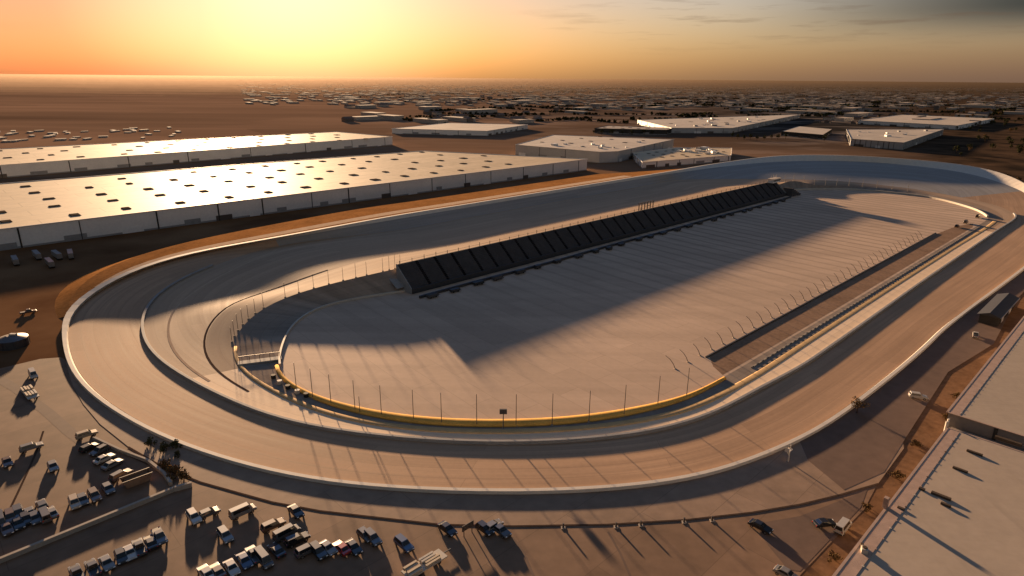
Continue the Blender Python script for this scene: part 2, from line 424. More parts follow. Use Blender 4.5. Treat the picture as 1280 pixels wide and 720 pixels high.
def outward(r):
    out = []
    for m in range(NR):
        d = r[(m + 1) % NR] - r[m - 1]
        n = Vector((d.y, -d.x, 0)).normalized()
        c = Vector((150, 60, 0)) - r[m]; c.z = 0
        out.append(n if n.dot(c) < 0 else -n)
    return out
def off(r, d, dz=0.0, n=None):
    n = n or outward(r)
    return [Vector((v.x + q.x * (d(m) if callable(d) else d), v.y + q.y * (d(m) if callable(d) else d), v.z + dz)) for m, (v, q) in enumerate(zip(r, n))]
def lerp(a, b, f): return [p.lerp(q, f) for p, q in zip(a, b)]
def seg(u0, u1):
    """ring sample numbers from u0 to u1 (wraps)"""
    a = int(round(u0 / PER * NR)); b = int(round(u1 / PER * NR))
    if b < a: b += NR
    return [i % NR for i in range(a, b + 1)]
def near_i(r, px, py, z=0.0):
    s, t = ST(*G(px, py, z))
    return min(range(NR), key=lambda i: (r[i].x - s) ** 2 + (r[i].y - t) ** 2)
def strip(name, a, b, mat, div=1, dz=0.0, idx=None, parent=None):
    """surface between two rings with UV in metres"""
    idx = idx or list(range(NR)) ; closed = len(idx) == NR
    acc, al = 0.0, []
    mid = lerp(a, b, 0.5)
    for j, i in enumerate(idx):
        if j: acc += (mid[i] - mid[idx[j - 1]]).length
        al.append(acc)
    rows = [[w3(a[i].lerp(b[i], k / div), dz) for k in range(div + 1)] for i in idx]
    mb = MB().sweep(rows, closed=closed, cap=False)
    me = bpy.data.meshes.new(name)
    me.from_pydata(mb.v, [], mb.f)
    uv = me.uv_layers.new(name='UVMap')
    kk = div + 1
    for poly in me.polygons:
        rws = [me.loops[l].vertex_index // kk for l in poly.loop_indices]
        for l in poly.loop_indices:
            vi = me.loops[l].vertex_index
            rr, c = vi // kk, vi % kk
            wd = (a[idx[rr]] - b[idx[rr]]).length
            uu = al[rr]
            if closed and rr == 0 and max(rws) == len(idx) - 1: uu = acc + 3
            uv.data[l].uv = (uu, wd * c / div)
        poly.use_smooth = True
    bm = bmesh.new(); bm.from_mesh(me)
    if sum(f.normal.z for f in bm.faces) < 0: bmesh.ops.reverse_faces(bm, faces=bm.faces)
    bm.to_mesh(me); bm.free()
    me.materials.append(MATS[mat])
    o = bpy.data.objects.new(name, me); COL.objects.link(o)
    if parent is not None: o.parent = parent
    return o
def barrier(name, path, width, height, mat, idx=None, top=None, parent=None, round_=False, dz=0.0):
    idx = idx or list(range(NR)); closed = len(idx) == NR
    n = outward(path)
    rows = []
    for i in idx:
        p, q = path[i], n[i]
        h = height[i] if isinstance(height, list) else height
        if round_:
            prof = [(-.5, -.1), (-.5, .45), (-.36, .78), (-.12, .97), (.12, .97), (.36, .78), (.5, .45), (.5, -.1)]
        else:
            prof = [(-.5, -.15), (-.5, .94), (-.42, 1), (.42, 1), (.5, .94), (.5, -.15)]
        w = width[i] if isinstance(width, list) else width
        rows.append([W(p.x + q.x * a * w, p.y + q.y * a * w, p.z + b * h + dz) for a, b in prof])
    return MB().sweep(rows, closed=closed).build(name, mat, parent, smooth=round_)

# ------------------------------------------------------------------ setting: ground sheets
def sheet(name, pts, z, mat, kind='structure'):
    o = MB().add([(p[0], p[1], z) for p in pts], [tuple(range(len(pts)))]).build(name, mat, up=True)
    return tag(o, kind=kind)
B = 90000.0
gnd = MB()
ticks = [-B, -12000, -3000, -1000, 0, 1000, 3000, 12000, B]
gnd.add([(x, y, -0.30) for y in ticks for x in ticks], [(j * 9 + i, j * 9 + i + 1, j * 9 + i + 10, j * 9 + i + 9) for j in range(8) for i in range(8)])
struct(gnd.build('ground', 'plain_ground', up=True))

# paddock lots in front of the oval, a paler apron along the outer wall
EDGE = [(1242, 430), (1185, 465), (1140, 535), (1105, 590), (1080, 637), (1035, 682), (1002, 717), (930, 800), (800, 960)]
lot = [P(-900, 520), P(-60, 474), P(8, 458), P(50, 448), P(76, 446)] + [W(*a) for a in arc(190, 68, 8, 14)] + [P(1060, 560), P(1120, 545)] + [P(x, y, -.2) for x, y in EDGE[2:]] + [P(300, 1100), P(-900, 1100)]
sheet('parking_lot', lot, -0.20, 'lot_asphalt')
KERB = [(1098, 604), (1050, 618), (1000, 630), (940, 640), (860, 649), (760, 655), (640, 657), (550, 655), (470, 646), (400, 638), (340, 627), (300, 616), (250, 602), (205, 584), (160, 558), (125, 530), (104, 505), (90, 480), (82, 452)]
apr = [W(*a) for a in arc(190, 100, 0, 40)] + [W(20, 190), P(1130, 560)] + [P(x, y, -.1) for x, y in KERB]
sheet('outer_apron', apr, -0.10, 'apron_asphalt')
acc = [W(480, 193), W(300, 195.5), W(150, 193.5), W(92, 191), W(17, 189), W(-10, 188), W(-40, 186), P(1000, 552), P(1010, 575), P(1055, 612)] + [P(x, y, -.06) for x, y in EDGE[3::-1]] + [W(155, 204.5), W(300, 205), W(480, 207)]
sheet('access_road', acc, -0.06, 'road_dark')
sheet('dark_lot', [P(x, y, -.17) for x, y in ((942, 655), (1000, 645), (1060, 622), (1084, 612), (1076, 634), (1032, 680), (1000, 714), (985, 712), (962, 684))], -0.17, 'road_dark')
soil_edge = [P(x, y, -.25) for x, y in EDGE]
sheet('soil_strip', [q + Vector((-1.5, 0, 0)) for q in soil_edge] + [W(-190, 219), W(100, 219), W(300, 219), W(300, 203), W(155, 203)], -0.25, 'soil')
# infield floor
fl = MB(); fl.add([W(v.x, v.y, 0.0) for v in bowl], [tuple(range(NR))])
struct(fl.build('infield', 'infield_paving', up=True))
pit = [W(-17, 137.5, 0), W(-24, 143), W(-28, 149), W(16, 149.5), W(83, 149.8), W(190, 149.8), W(330, 149.8), W(345, 147), W(325, 141), W(285, 138), W(173, 137.6)]
sheet('pit_lane', pit, 0.012, 'pit_brown')

# ------------------------------------------------------------------ setting: the lap
u_back0 = L0 + CAPW - 70
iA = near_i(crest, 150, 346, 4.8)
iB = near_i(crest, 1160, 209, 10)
struct(strip('track_surface', crest, middle, 'track_asphalt', 6, idx=[i % NR for i in range(iB + 14, iA + 10 + NR + 1)]))
struct(strip('banked_straight', crest, middle, 'bank_asphalt_shade', 6, idx=list(range(iA + 10, iB + 15))))  # grey bank asphalt, its colour also carries shade round the far bend
def dip(i):
    q = max(0.0, min(1.0, (inner[i].z - 4.5) / 4.0))
    return 2.0 * q * q * (3 - 2 * q)
VM = 0.64
swale = lerp(middle, inner, VM)
swale = [Vector((p.x, p.y, p.z - dip(i))) for i, p in enumerate(swale)]
def across(i, v):
    return middle[i].lerp(swale[i], v / VM) if v < VM else swale[i].lerp(inner[i], (v - VM) / (1 - VM))
iP0, iP1 = near_i(middle, 1240, 290), near_i(middle, 232, 472)
far_part = list(range(iP1, iP0 + 1)) if iP0 > iP1 else [i % NR for i in range(iP1, iP0 + NR + 1)]
near_part = [i % NR for i in range(iP0, iP1 + NR + 1)] if iP0 > iP1 else list(range(iP0, iP1 + 1))
struct(strip('inner_track_surface', middle, swale, 'inner_track', 4, idx=far_part))
struct(strip('inner_track_shoulder', swale, inner, 'tan_shoulder', 3, idx=far_part))
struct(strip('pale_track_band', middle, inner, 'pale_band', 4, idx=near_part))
struct(strip('bowl_bank', inner, bowl, 'bank_slope', 5))
def berm(v):
    f = max(0.0, min(1.0, (400 - v.x) / 120.0)) if v.y < 60 else 0.0
    return max(0.0, v.z - 1.8) * (0.8 + 3.6 * f)
emb_n = outward(wall_top)
emb_in = off(wall_top, 0.9, -1.2, emb_n)
emb_mid = [Vector((p.x, p.y, p.z * 0.80 - .3)) for p in off(wall_top, lambda m: 1.2 + berm(wall_top[m]), -1.2, emb_n)]
emb_out = [Vector((p.x, p.y, -0.32)) for p in off(wall_top, lambda m: 3.0 + berm(wall_top[m]) + 2.6 * max(0.0, wall_top[m].z - 1.4), 0, emb_n)]
iE0, iE1 = near_i(crest, 90, 392, .5), near_i(crest, 1280, 240, 3)
idxE = list(range(iE0, iE1 + 30)) if iE1 > iE0 else [i % NR for i in range(iE0, iE1 + 30 + NR)]
struct(strip('embankment', emb_in, emb_mid, 'embankment', 3, idx=[i % NR for i in idxE]))
struct(strip('embankment', emb_mid, emb_out, 'embankment', 3, idx=[i % NR for i in idxE]))
svc = lerp(emb_in, emb_mid, 0.22); svd = lerp(emb_in, emb_mid, 0.42)
i0, i1 = near_i(crest, 125, 360, 3), near_i(crest, 800, 222, 11)
struct(strip('service_path', svc, svd, 'line_pale', 1, dz=0.06, idx=list(range(i0, i1))))
# lines laid on the inner track
def ribbon(name, v, w, mat, idx, dz=0.012):
    c = lerp(middle, inner, v)
    struct(strip(name, off(c, -w / 2), off(c, w / 2), mat, 1, dz=dz + 0.05, idx=idx))
iL0, iL1 = near_i(middle, 240, 485), near_i(middle, 340, 308, 7)
vv = []
def ribbon_var(name, f, w, mat, idx, dz=0.05):
    c = [across(i, f(i)) for i in range(NR)]
    struct(strip(name, off(c, -w / 2), off(c, w / 2), mat, 1, dz=dz, idx=idx))
iEnd = near_i(middle, 960, 224, 6.5)
def fv(i):
    x = (i - iL0) / max(1, iL1 - iL0)
    return 0.06 + 0.22 * max(0.0, min(1.0, 1 - x)) ** 0.6
ribbon_var('apron_line', fv, 0.9, 'line_pale', list(range(iL0, iEnd)))
j0, j1 = near_i(inner, 330, 468), near_i(inner, 335, 380, 4.5)
ribbon_var('drain_line', lambda i: 0.62, 0.8, 'line_dark', list(range(j0 - 2, j1 + 12)))

# walls of the lap: each a thing
n_out = outward(wall_top)
iw0, iw1, iw2 = near_i(crest, 84, 405), near_i(crest, 230, 318, 9), near_i(crest, 900, 210, 12)
tw = [3.4 if iw0 <= i <= iw1 else (2.2 if iw1 < i < iw2 else 1.25) for i in range(NR)]
for _ in range(8): tw = [(tw[i - 1] + 2 * tw[i] + tw[(i + 1) % NR]) / 4 for i in range(NR)]
rows = []
for i in range(NR):
    a, b, q = crest[i], wall_top[i], n_out[i]
    rows.append([w3(a, -0.2), w3(b, -0.06), W(b.x + q.x * .05, b.y + q.y * .05, b.z), W(b.x + q.x * tw[i], b.y + q.y * tw[i], b.z), W(b.x + q.x * (tw[i] + .05), b.y + q.y * (tw[i] + .05), b.z - .06),
                 W(b.x + q.x * (tw[i] + .1), b.y + q.y * (tw[i] + .1), max(-0.3, b.z - 2.2))])
ow = empty('outer_wall', W(0, 193, 0))
def put(o, root):
    o.parent = root
    o.matrix_parent_inverse = root.matrix_basis.inverted()
    return o
put(MB().sweep(rows, closed=True).build('wall_body', 'white_rail'), ow)
# joint posts on the outside of the wall
tag(ow, 'long white concrete wall running round the outer rim of the oval', 'wall')
mh = [0.9] * NR
iM1 = near_i(middle, 1268, 267, .3); iM0 = near_i(middle, 275, 329, 6)
mids = [i % NR for i in range(iM1, iM0 + NR)] if iM1 > iM0 else list(range(iM1, iM0))
mw = barrier('middle_wall', off(middle, -0.2), 1.1, 1.0, 'concrete_grey', idx=mids)
tag(mw, 'low grey concrete wall between the outer road and the inner track', 'wall')
iy0 = near_i(inner, 1238, 276); iy1 = near_i(inner, 291, 428, 1.2)
yo = [i % NR for i in range(iy0, iy1 + NR)] if iy0 > iy1 else list(range(iy0, iy1))
yh = [0.16 if inner[i].x > -40 else 0.4 for i in range(NR)]
for _ in range(6): yh = [(yh[i - 1] + 2 * yh[i] + yh[(i + 1) % NR]) / 4 for i in range(NR)]
yw = [2.6] * NR
for j, i in enumerate(yo[::-1][:22]): yw[i] = 1.0 + 1.6 * j / 22
tag(barrier('crash_barrier', off(inner, -1.0), yw, yh, 'yellow_faded', idx=yo, round_=True), 'outer of two rounded yellow barriers, pale faded yellow, curving round the near bend', 'barrier')
jy0 = near_i(bowl, 905, 472); jy1 = near_i(bowl, 350, 452)
yi = [i % NR for i in range(jy0, jy1 + NR)] if jy0 > jy1 else list(range(jy0, jy1))
def taper(ids, full, end, k):
    out = [full] * NR
    for j, i in enumerate(ids):
        f = min(1.0, min(j, len(ids) - 1 - j) / k); out[i] = end + (full - end) * f * f * (3 - 2 * f)
    return out
tag(barrier('crash_barrier', off(bowl, 0.9), taper(yi, 3.8, 1.3, 16), taper(yi, 1.2, 0.8, 16), 'yellow_paint', idx=yi, round_=True), 'inner of two rounded barriers, strong yellow, at the infield edge of the near bend', 'barrier')
k0, k1 = jy1 - 1, near_i(bowl, 515, 363)
tag(barrier('bowl_kerb_wall', off(bowl, -0.2), 0.8, 0.9, 'concrete_pale', idx=list(range(k0, k1))), 'pale kerb wall at the foot of the dark left bank', 'wall')
k2, k3 = near_i(bowl, 987, 238.5), near_i(bowl, 1236, 272)
tag(barrier('bowl_kerb_wall', off(bowl, -0.2), 1.2, 1.4, 'concrete_pale', idx=list(range(k2, k3 + 1))), 'pale kerb wall curving round the far end of the infield', 'wall')
# ramp gate platform at the left end between the barriers

# ------------------------------------------------------------------ grandstand along the back of the infield
def grandstand():
    root = empty('grandstand', W(150, 0, 0), TH)
    def L(s, t, z): return (s - 150, -t, z)              # local: x along the oval, y away from the infield
    s0, s1, n = -57.0, 356.0, 15
    t0, z0, t1, z1 = 0.6, 2.0, -11.5, 11.6
    prof = [(t0, 0.0)]
    for k in range(n):
        z = z0 + (z1 - z0) * k / (n - 1)
        prof += [(t0 + (t1 - t0) * k / n, z), (t0 + (t1 - t0) * (k + 1) / n, z)]
    prof += [(t1, 0.0)]
    MB().sweep([[L(s, t, z) for t, z in prof] for s in (s0, s1)]).build('seating_tier', 'seat_tier', root)
    def slab(a, b, mat, name, lift=0.18, drop=-0.35):
        p = [(t, z + lift) for t, z in prof[1:-1]] + [(t, z + drop) for t, z in prof[1:-1]][::-1]
        return MB().sweep([[L(s, t, z) for t, z in p] for s in (a, b)]).build(name, mat, root)
    for k in range(n):
        z = z0 + (z1 - z0) * k / (n - 1)
        MB().box(L((s0 + s1) / 2, t0 + (t1 - t0) * (k + .62) / n, z + .2), (s1 - s0 - 1, .28, .4)).build('seat_row', 'seat_bench', root)
    s = s0 + 11
    while s < s1 - 8:
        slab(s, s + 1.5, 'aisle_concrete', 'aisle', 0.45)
        s += 11.8 + random.uniform(-1, 1)
    for a in (s0 - .35, s1 - .05):
        pl = [(t0 + .2, 0.0), (t0 + .2, z0 + .9), (t1 + .1, z1 + 1.1), (t1 + .1, 0.0)]
        MB().sweep([[L(q, t, z) for t, z in pl] for q in (a, a + .4)]).build('end_wall', 'concrete_grey', root)
    MB().box(L((s0 + s1) / 2, t0 + .35, 1.35), (s1 - s0, .3, 2.7)).build('front_wall', 'dark_steel', root)
    MB().box(L((s0 + s1) / 2, t1 - .2, (z1 + .7) / 2), (s1 - s0, .3, z1 + .7)).build('back_wall', 'concrete', root)
    rail = MB().box(L((s0 + s1) / 2, t1 - .2, z1 + 1.75), (s1 - s0, .1, .1)).build('railing', 'pole_steel', root)
    s = s0 + 2
    while s < s1:
        MB().box(L(s, t1 - .2, z1 + 1.5), (.22, .22, random.choice((1.6, 1.8, 2.6)))).build('post', 'pole_steel', rail)
        s += 7.5
    # flight of steps at the far end and a landing deck
    for k in range(5):
        MB().box(L(s1 + 2.5 + k * 3.2, 1.5 + k * .8, (7 - k * 1.4) / 2), (3.1, 9 - k, 7 - k * 1.4)).build('stair_block', 'seat_tier', root)
    MB().box(L(s0 - 2.4, -9, 4.4), (4.4, 9, .5), rx=0.5).build('ramp_deck', 'concrete_grey', root)
    return tag(root, 'long dark grandstand with stepped tiers and many aisles facing the infield', 'grandstand')
grandstand()
def press_box():
    r = empty('press_box', W(350, -9, 11.8), TH)
    MB().box((0, 0, 1.7), (15, 5, 3.4)).build('cabin', 'metal_wall_pale', r, bevel=.08)
    MB().box((0, 0, 3.55), (16, 6, .3)).build('roof', 'roof_old', r)
    for k in range(6): MB().box((-6 + k * 2.4, -2.52, 2.0), (1.9, .1, 1.4)).build('window', 'car_glass', r)
    for k in (-5, 0, 5): MB().tube([(k, 1, 3.7), (k, 1, 6.5)], .12).build('mast', 'white_rail', r)
    return tag(r, 'small pale press box on the far end of the grandstand', 'press box')
press_box()
def gantry():
    r = empty('timing_gantry', W(172, -24, 7), TH)
    for k in range(6): MB().box((-9 + k * 3.6, 0, 3.2), (.5, .5, 6.4)).build('post', 'dark_steel', r)
    MB().box((0, 0, 6.55), (19.5, .7, .5)).build('beam', 'dark_steel', r)
    MB().box((2, 0, 3.5), (8, .3, .4)).build('beam', 'dark_steel', r)
    return tag(r, 'dark timing gantry of upright bars behind the middle of the grandstand', 'gantry')
gantry()
# dark low wall with equipment standing along the foot of the stand
MBW = MB().sweep([[W(s, t + .5 * math.sin(s * .05), z) for t, z in ((8, -.1), (8, 1.3), (9.0, 1.3), (9.0, -.1))] for s in range(-58, 352, 8)])
tag(MBW.build('stand_pit_wall', 'dark_steel'), 'dark low wall running along the foot of the grandstand', 'wall')
ne = 26
for i in range(ne):
    s = -54 + i * 15.3 + random.uniform(-3, 3)
    r = empty('equipment_trailer', W(s, 11.6 + random.uniform(-.8, .8), 0.005), TH + random.uniform(-.08, .08))
    l, h = random.uniform(4, 7), random.uniform(1.0, 1.7)
    MB().box((0, 0, .5 + h / 2), (l, 2.3, h)).build('body', random.choice(('dark_steel', 'bumper', 'seat_tier')), r, bevel=.1)
    for x in (-l / 4, l / 4):
        for y in (-1.0, 1.0): MB().tube([(x, y - .15, .42), (x, y + .15, .42)], .42, n=10).build('wheel', 'tyre', r)
    MB().box((l / 2 + .8, 0, .5), (1.7, .15, .15)).build('drawbar', 'bumper', r)
    tag(r, f'dark trailer at the grandstand foot, {ordinal(i, ne, "near end", "far end")}', 'trailer', 'dark trailers in front of the grandstand')

# ------------------------------------------------------------------ right edge of the infield
tag(MB().sweep([[W(s, t, z) for t, z in ((136.9, -.1), (136.9, .55), (137.5, .55), (137.5, -.1))] for s in range(-19, 288, 6)]).build('pit_wall', 'dark_steel'),
    'dark low pit wall along the right edge of the infield', 'wall')
s_list = [-36 + 8.6 * i for i in range(36)]
for i, s in enumerate(s_list):
    lean = random.uniform(.8, 1.3)
    pts = [W(s, 134.6, 0), W(s - .4, 134.2 - .2 * lean, 1.8), W(s - .9, 134 - 1.0 * lean, 3.4), W(s - 1.6, 134 - 2.2 * lean, 4.6)]
    r = empty('fence_post', W(s, 134.6, 0))
    q = [p - W(s, 134.6, 0) for p in pts]
    MB().tube(q, .15, .09, 5).build('upright', 'pole_steel', r)
    MB().box((0, 0, .12), (.7, .7, .24)).build('base_plate', 'concrete', r)
    tag(r, 'thin curved catch fence post leaning over the infield along the dark pit wall', 'fence post', 'curved catch fence posts along the right pit wall')
def pit_fence():
    r = empty('pit_fence', W(160, 153.2, 0), TH)
    MB().box((0, 0, .1), (350, .5, .2)).build('kerb', 'concrete', r)
    MB().box((0, 0, .4), (350, .12, .1)).build('rail', 'concrete_pale', r)
    for k in range(88): MB().box((-174 + k * 4, 0, .27), (1.6, .5, .2)).build('panel', 'dark_steel', r)
    return tag(r, 'long fence of evenly spaced dark panels between the pit lane and the right straight', 'fence')
pit_fence()

# ------------------------------------------------------------------ poles
def pole(name, p, h, r=.17, head=False, label=None, group=None, cat='pole'):
    e = empty(name, p)
    MB().tube([(0, 0, 0), (0, 0, h)], r, r * .7, 6).build('shaft', 'pole_steel', e)
    MB().box((0, 0, .2), (.7, .7, .4)).build('base_block', 'concrete', e)
    if head:
        MB().box((0, 0, h - .4), (2.2, .5, 1.6)).build('head', 'dark_steel', e)
    return tag(e, label, cat, group)
near_poles = [(371, 490), (391, 498), (414, 506), (444, 514), (477, 521), (517, 527), (552, 531), (596, 533), (645, 533), (690, 532), (736, 528), (780, 520), (822, 508), (858, 497)]
for i, (x, y) in enumerate(near_poles):
    pole('fence_pole', P(x, y, 0), 10.8, .135, label=f'tall thin pole between the yellow barriers, {ordinal(i, len(near_poles))}', group='tall poles along the yellow barriers of the near bend')
pole('speaker_pole', P(629, 537, 0), 6.5, .2, True, 'short pole with a dark head in front of the inner yellow barrier', None, 'pole')
pole('fence_pole', P(450, 517, 0), 6.0, .13, label='short thin pole beside the fourth tall pole of the yellow barriers')
left_idx = [near_i(inner, 291, 428, 1.2) + int(k * 1.15) for k in range(60)]
lp = off(inner, 0.8)
for i, k in enumerate(left_idx):
    v = lp[k % NR]
    if v.x > -52: break
    pole('fence_pole', W(v.x, v.y, v.z - .1), random.uniform(6.0, 7.6), .115, label='thin dark fence pole on the crest of the dark left bank', group='fence poles on the crest of the left bank', cat='pole')
for i in range(12):
    k = near_i(inner, 985, 233, 4.5) + i * 3
    v = lp[k % NR]
    pole('fence_pole', W(v.x, v.y, v.z - .1), 7.0, .16, label='thin dark fence pole along the far bend of the oval', group='fence poles on the far bend')
# ramp platform where the left bank meets the near bend
rp = empty('gate_ramp', P(325, 452, 0.2), R(20))
MB().box((0, 0, .3), (15, 3, .6)).build('deck', 'concrete_grey', rp)
for x in (-7, -3.5, 0, 3.5, 7): MB().tube([(x, 1.4, .6), (x, 1.4, 2.4)], .1).build('post', 'pole_steel', rp)
MB().box((0, 1.4, 2.4), (14.4, .12, .12)).build('handrail', 'pole_steel', rp)
tag(rp, 'raised gate ramp with railing at the end of the left bank', 'ramp')
for i, (x, y) in enumerate([(342, 470), (350, 477), (360, 483), (372, 489), (383, 493)]):
    e = empty('tyre_stack', P(x, y + 3, 0), random.random())
    for k in range(3): MB().tube([(0, 0, .1 + k * .45), (0, 0, .5 + k * .45)], .85, n=10).build('tyre', 'tyre' if i % 2 == 0 else 'concrete_pale', e)
    tag(e, f'{"dark" if i % 2 == 0 else "pale"} tyre stack between the yellow barriers, {ordinal(i, 5)} of the group', 'tyre stack', 'tyre stacks at the left end of the yellow barriers')

# ------------------------------------------------------------------ big buildings
def building(name, poly, h, wall, roof, label, cat='warehouse', panel=24.0, lights=None, parapet=0.5, pcol=None, base_z=-.3, lower=True, seam=True, units=0):
    """poly: footprint in oval coordinates; every wall, the roof, rooflights and seams are parts"""
    cx = sum(p[0] for p in poly) / len(poly); cy = sum(p[1] for p in poly) / len(poly)
    r = empty(name, W(cx, cy, base_z), TH)
    loc = [Vector((p[0] - cx, -(p[1] - cy), 0)) for p in poly]
    area = sum(a.x * b.y - b.x * a.y for a, b in zip(loc, loc[1:] + loc[:1]))
    if area < 0: loc.reverse()
    n = len(loc)
    MB().prism(loc, 0, h - .25).build('wall', wall, r)
    MB().prism([p * 1.0 + p.normalized() * .4 for p in loc], h - .24, h).build('roof', roof, r)
    for a, b in zip(loc, loc[1:] + loc[:1]):
        d = b - a; ln = d.length; ang = math.atan2(d.y, d.x); nrm = Vector((d.y, -d.x, 0)).normalized()
        m = (a + b) / 2
        MB().box((m.x + nrm.x * .3, m.y + nrm.y * .3, h + parapet / 2 - .05), (ln + .9, .55, parapet), ang).build('parapet', pcol or wall, r)
        if seam:
            k = panel * random.uniform(.6, 1)
            while k < ln - 4:
                c = a + d * (k / ln) + nrm * .16
                MB().box((c.x, c.y, h / 2 - .2), (random.choice((.5, .5, .9)), .3, h - .6), ang).build('downpipe', 'dock_dark', r)
                k += panel * random.uniform(.75, 1.25)
        if lower and ln > 40:
            k = 6.0
            while k < ln - 14:
                w = random.uniform(6, 16)
                c = a + d * ((k + w / 2) / ln) + nrm * .14
                MB().box((c.x, c.y, 1.9), (w, .26, 3.8), ang).build('loading_door', random.choice(('concrete_grey', 'metal_wall', 'concrete_grey', 'pole_steel')), r)
                k += w + random.uniform(10, 30)
    for (s, t, w, d) in lights or []:
        x, y = s - cx, -(t - cy)
        v = MB().box((x, y, h + .28), (w, d, .56), taper=.85).build('rooflight', 'vent_dark', r)
    for a, b in zip(loc, loc[1:] + loc[:1]):
        d = b - a; ln = d.length; nrm = Vector((d.y, -d.x, 0)).normalized(); m = (a + b) / 2
        MB().box((m.x + nrm.x * .06, m.y + nrm.y * .06, .55), (ln - .2, .2, 1.1), math.atan2(d.y, d.x)).build('plinth', 'concrete_grey', r)
    for k in range(units):
        u, v = random.uniform(.12, .88), random.uniform(.12, .88)
        q = loc[0].lerp(loc[1], u).lerp(loc[-1 if n < 5 else -2].lerp(loc[2], u), v)
        w = random.uniform(3, 9)
        MB().box((q.x, q.y, h + w * .17), (w, w * random.uniform(.5, 1), w * .34), random.choice((0, .8))).build('rooftop_unit', random.choice(('metal_wall_pale', 'metal_wall_pale', 'concrete_grey')), r)
    return tag(r, label, cat)
def grid(s0, s1, ds, t0, t1, dt, w, d, slant=0.0, skip=.06):
    out, row, t = [], 0, t0
    while t <= t1:
        s = s0 + (ds / 2 if row % 2 else 0) + slant * (t - t0)
        while s <= s1 + slant * (t - t0):
            if random.random() > skip: out.append((s + random.uniform(-2.5, 2.5), t + random.uniform(-3, 3), w * random.uniform(.55, 1.0), d * random.uniform(.55, .95)))
            s += ds
        t += dt; row += 1
    return out
random.seed(11)
building('warehouse', [(-330, -232), (350, -229), (258, -418), (40, -432), (-330, -440)], 12.6, 'metal_wall', 'roof_white', 'huge white-roofed warehouse with dotted rooflights just behind the back straight', panel=38,
         lights=[q for q in grid(-215, 318, 33, -405, -248, 38, 7.5, 9, -.42) if q[0] < 350 - (-229 - q[1]) * .47 - 12][:98])
building('warehouse', [(-420, -562), (342, -612), (320, -745), (-420, -770)], 12.6, 'metal_wall', 'roof_white', 'second long white-roofed warehouse, farther away at the left edge', panel=70,
         lights=[q for q in grid(-170, 290, 40, -735, -600, 42, 8, 10, 0)][:60])
building('warehouse', [(396, -394), (414, -262), (438, -252), (640, -300), (555, -470)], 13.5, 'metal_wall_grey', 'roof_old', 'grey mid-sized warehouse with a pale tan roof right of the big white warehouse', panel=45,
         lights=grid(450, 590, 46, -400, -300, 40, 5, 7), units=10)
building('warehouse', [(412, -196), (484, -262), (588, -262), (646, -208), (560, -163)], 7.5, 'metal_wall_pale', 'roof_white', 'low white hall close behind the back straight crowded with rooftop units', panel=30,
         lights=grid(470, 600, 22, -245, -190, 18, 5, 5), units=16)
building('warehouse', [(770, -560), (850, -450), (905, -470), (850, -590)], 9, 'dock_dark', 'roof_tan', 'low dark-walled shed with a tan roof behind the mid-sized warehouse', panel=30, lights=grid(800, 880, 30, -560, -480, 30, 6, 8))
building('warehouse', [(890, -465), (985, -388), (1635, -530), (1050, -660)], 10, 'metal_wall_grey', 'roof_old', 'very wide tan-roofed distribution hall in the middle distance', panel=60, lights=grid(1000, 1350, 90, -540, -450, 60, 8, 10), units=16)
building('warehouse', [(905, -138), (900, -60), (1290, -100), (1120, -222)], 11, 'metal_wall_grey', 'roof_old', 'tan-roofed hall with a row of dark bays beyond the far bend', panel=9, lights=None, units=8)
building('warehouse', [(460, -790), (563, -640), (741, -713), (640, -850)], 9, 'metal_wall', 'roof_old', 'low grey hall beyond the right end of the far white warehouse', panel=50)
building('warehouse', [(1500, -330), (1480, -120), (1900, -130), (1900, -350)], 9, 'metal_wall', 'roof_old', 'long low hall with pale roof farthest right near the town', panel=50)
building('warehouse', [(1010, -300), (990, -215), (1150, -260), (1180, -340)], 8, 'dock_dark', 'roof_old', 'small dark-fronted hall between the tan-roofed halls', panel=20)
# right-hand halls: flat tan roofs close to the camera
def seam_roof(name, col, step):
    m = plain(name, col, 0.72, 0.3, var=0.1, scale=0.05)
    nt = m.node_tree; b = nt.nodes['Principled BSDF']
    old = b.inputs['Base Color'].links[0].from_socket
    v = coords(nt, 'pos', rot=-TH, scale=(1 / step, 1, 1))
    sx = nd(nt, 'ShaderNodeSeparateXYZ'); nt.links.new(v, sx.inputs[0])
    fr = nd(nt, 'ShaderNodeMath', operation='FRACT'); nt.links.new(sx.outputs[0], fr.inputs[0])
    lt = nd(nt, 'ShaderNodeMath', operation='LESS_THAN'); lt.inputs[1].default_value = .22 / step; nt.links.new(fr.outputs[0], lt.inputs[0])
    mu = nd(nt, 'ShaderNodeMath', operation='MULTIPLY'); mu.inputs[1].default_value = .4
    nt.links.new(lt.outputs[0], mu.inputs[0])
    nt.links.new(mixc(nt, mu.outputs[0], old, [x * .4 for x in col]), b.inputs['Base Color'])
    st = noise(nt, coords(nt, 'pos', rot=-TH, scale=(.25, .02, 1)), 1.0, 4)
    nt.links.new(mixc(nt, ramp(nt, st, ((.55, 0.0), (.8, .35))), b.inputs['Base Color'].links[0].from_socket, [x * .6 for x in col]), b.inputs['Base Color'])
seam_roof('hall_roof', (0.42, 0.335, 0.25), 9.0)
seam_roof('hall_roof_plain', (0.42, 0.33, 0.245), 26.0)
b2 = building('roofed_hall', [(-20, 215), (260, 215), (260, 320), (-20, 320)], 9.3, 'metal_wall_dim', 'hall_roof', 'large hall with a ribbed tan roof at the right edge, upper of the two', 'hall', panel=12, parapet=.12, pcol='gutter_pink')
b1 = building('roofed_hall', [(-205, 217), (-27.5, 217), (-27.5, 320), (-205, 320)], 7.8, 'metal_wall_dim', 'hall_roof_plain', 'large hall with a smooth tan roof in the lower right corner', 'hall', panel=14, parapet=.12, pcol='gutter_pink')
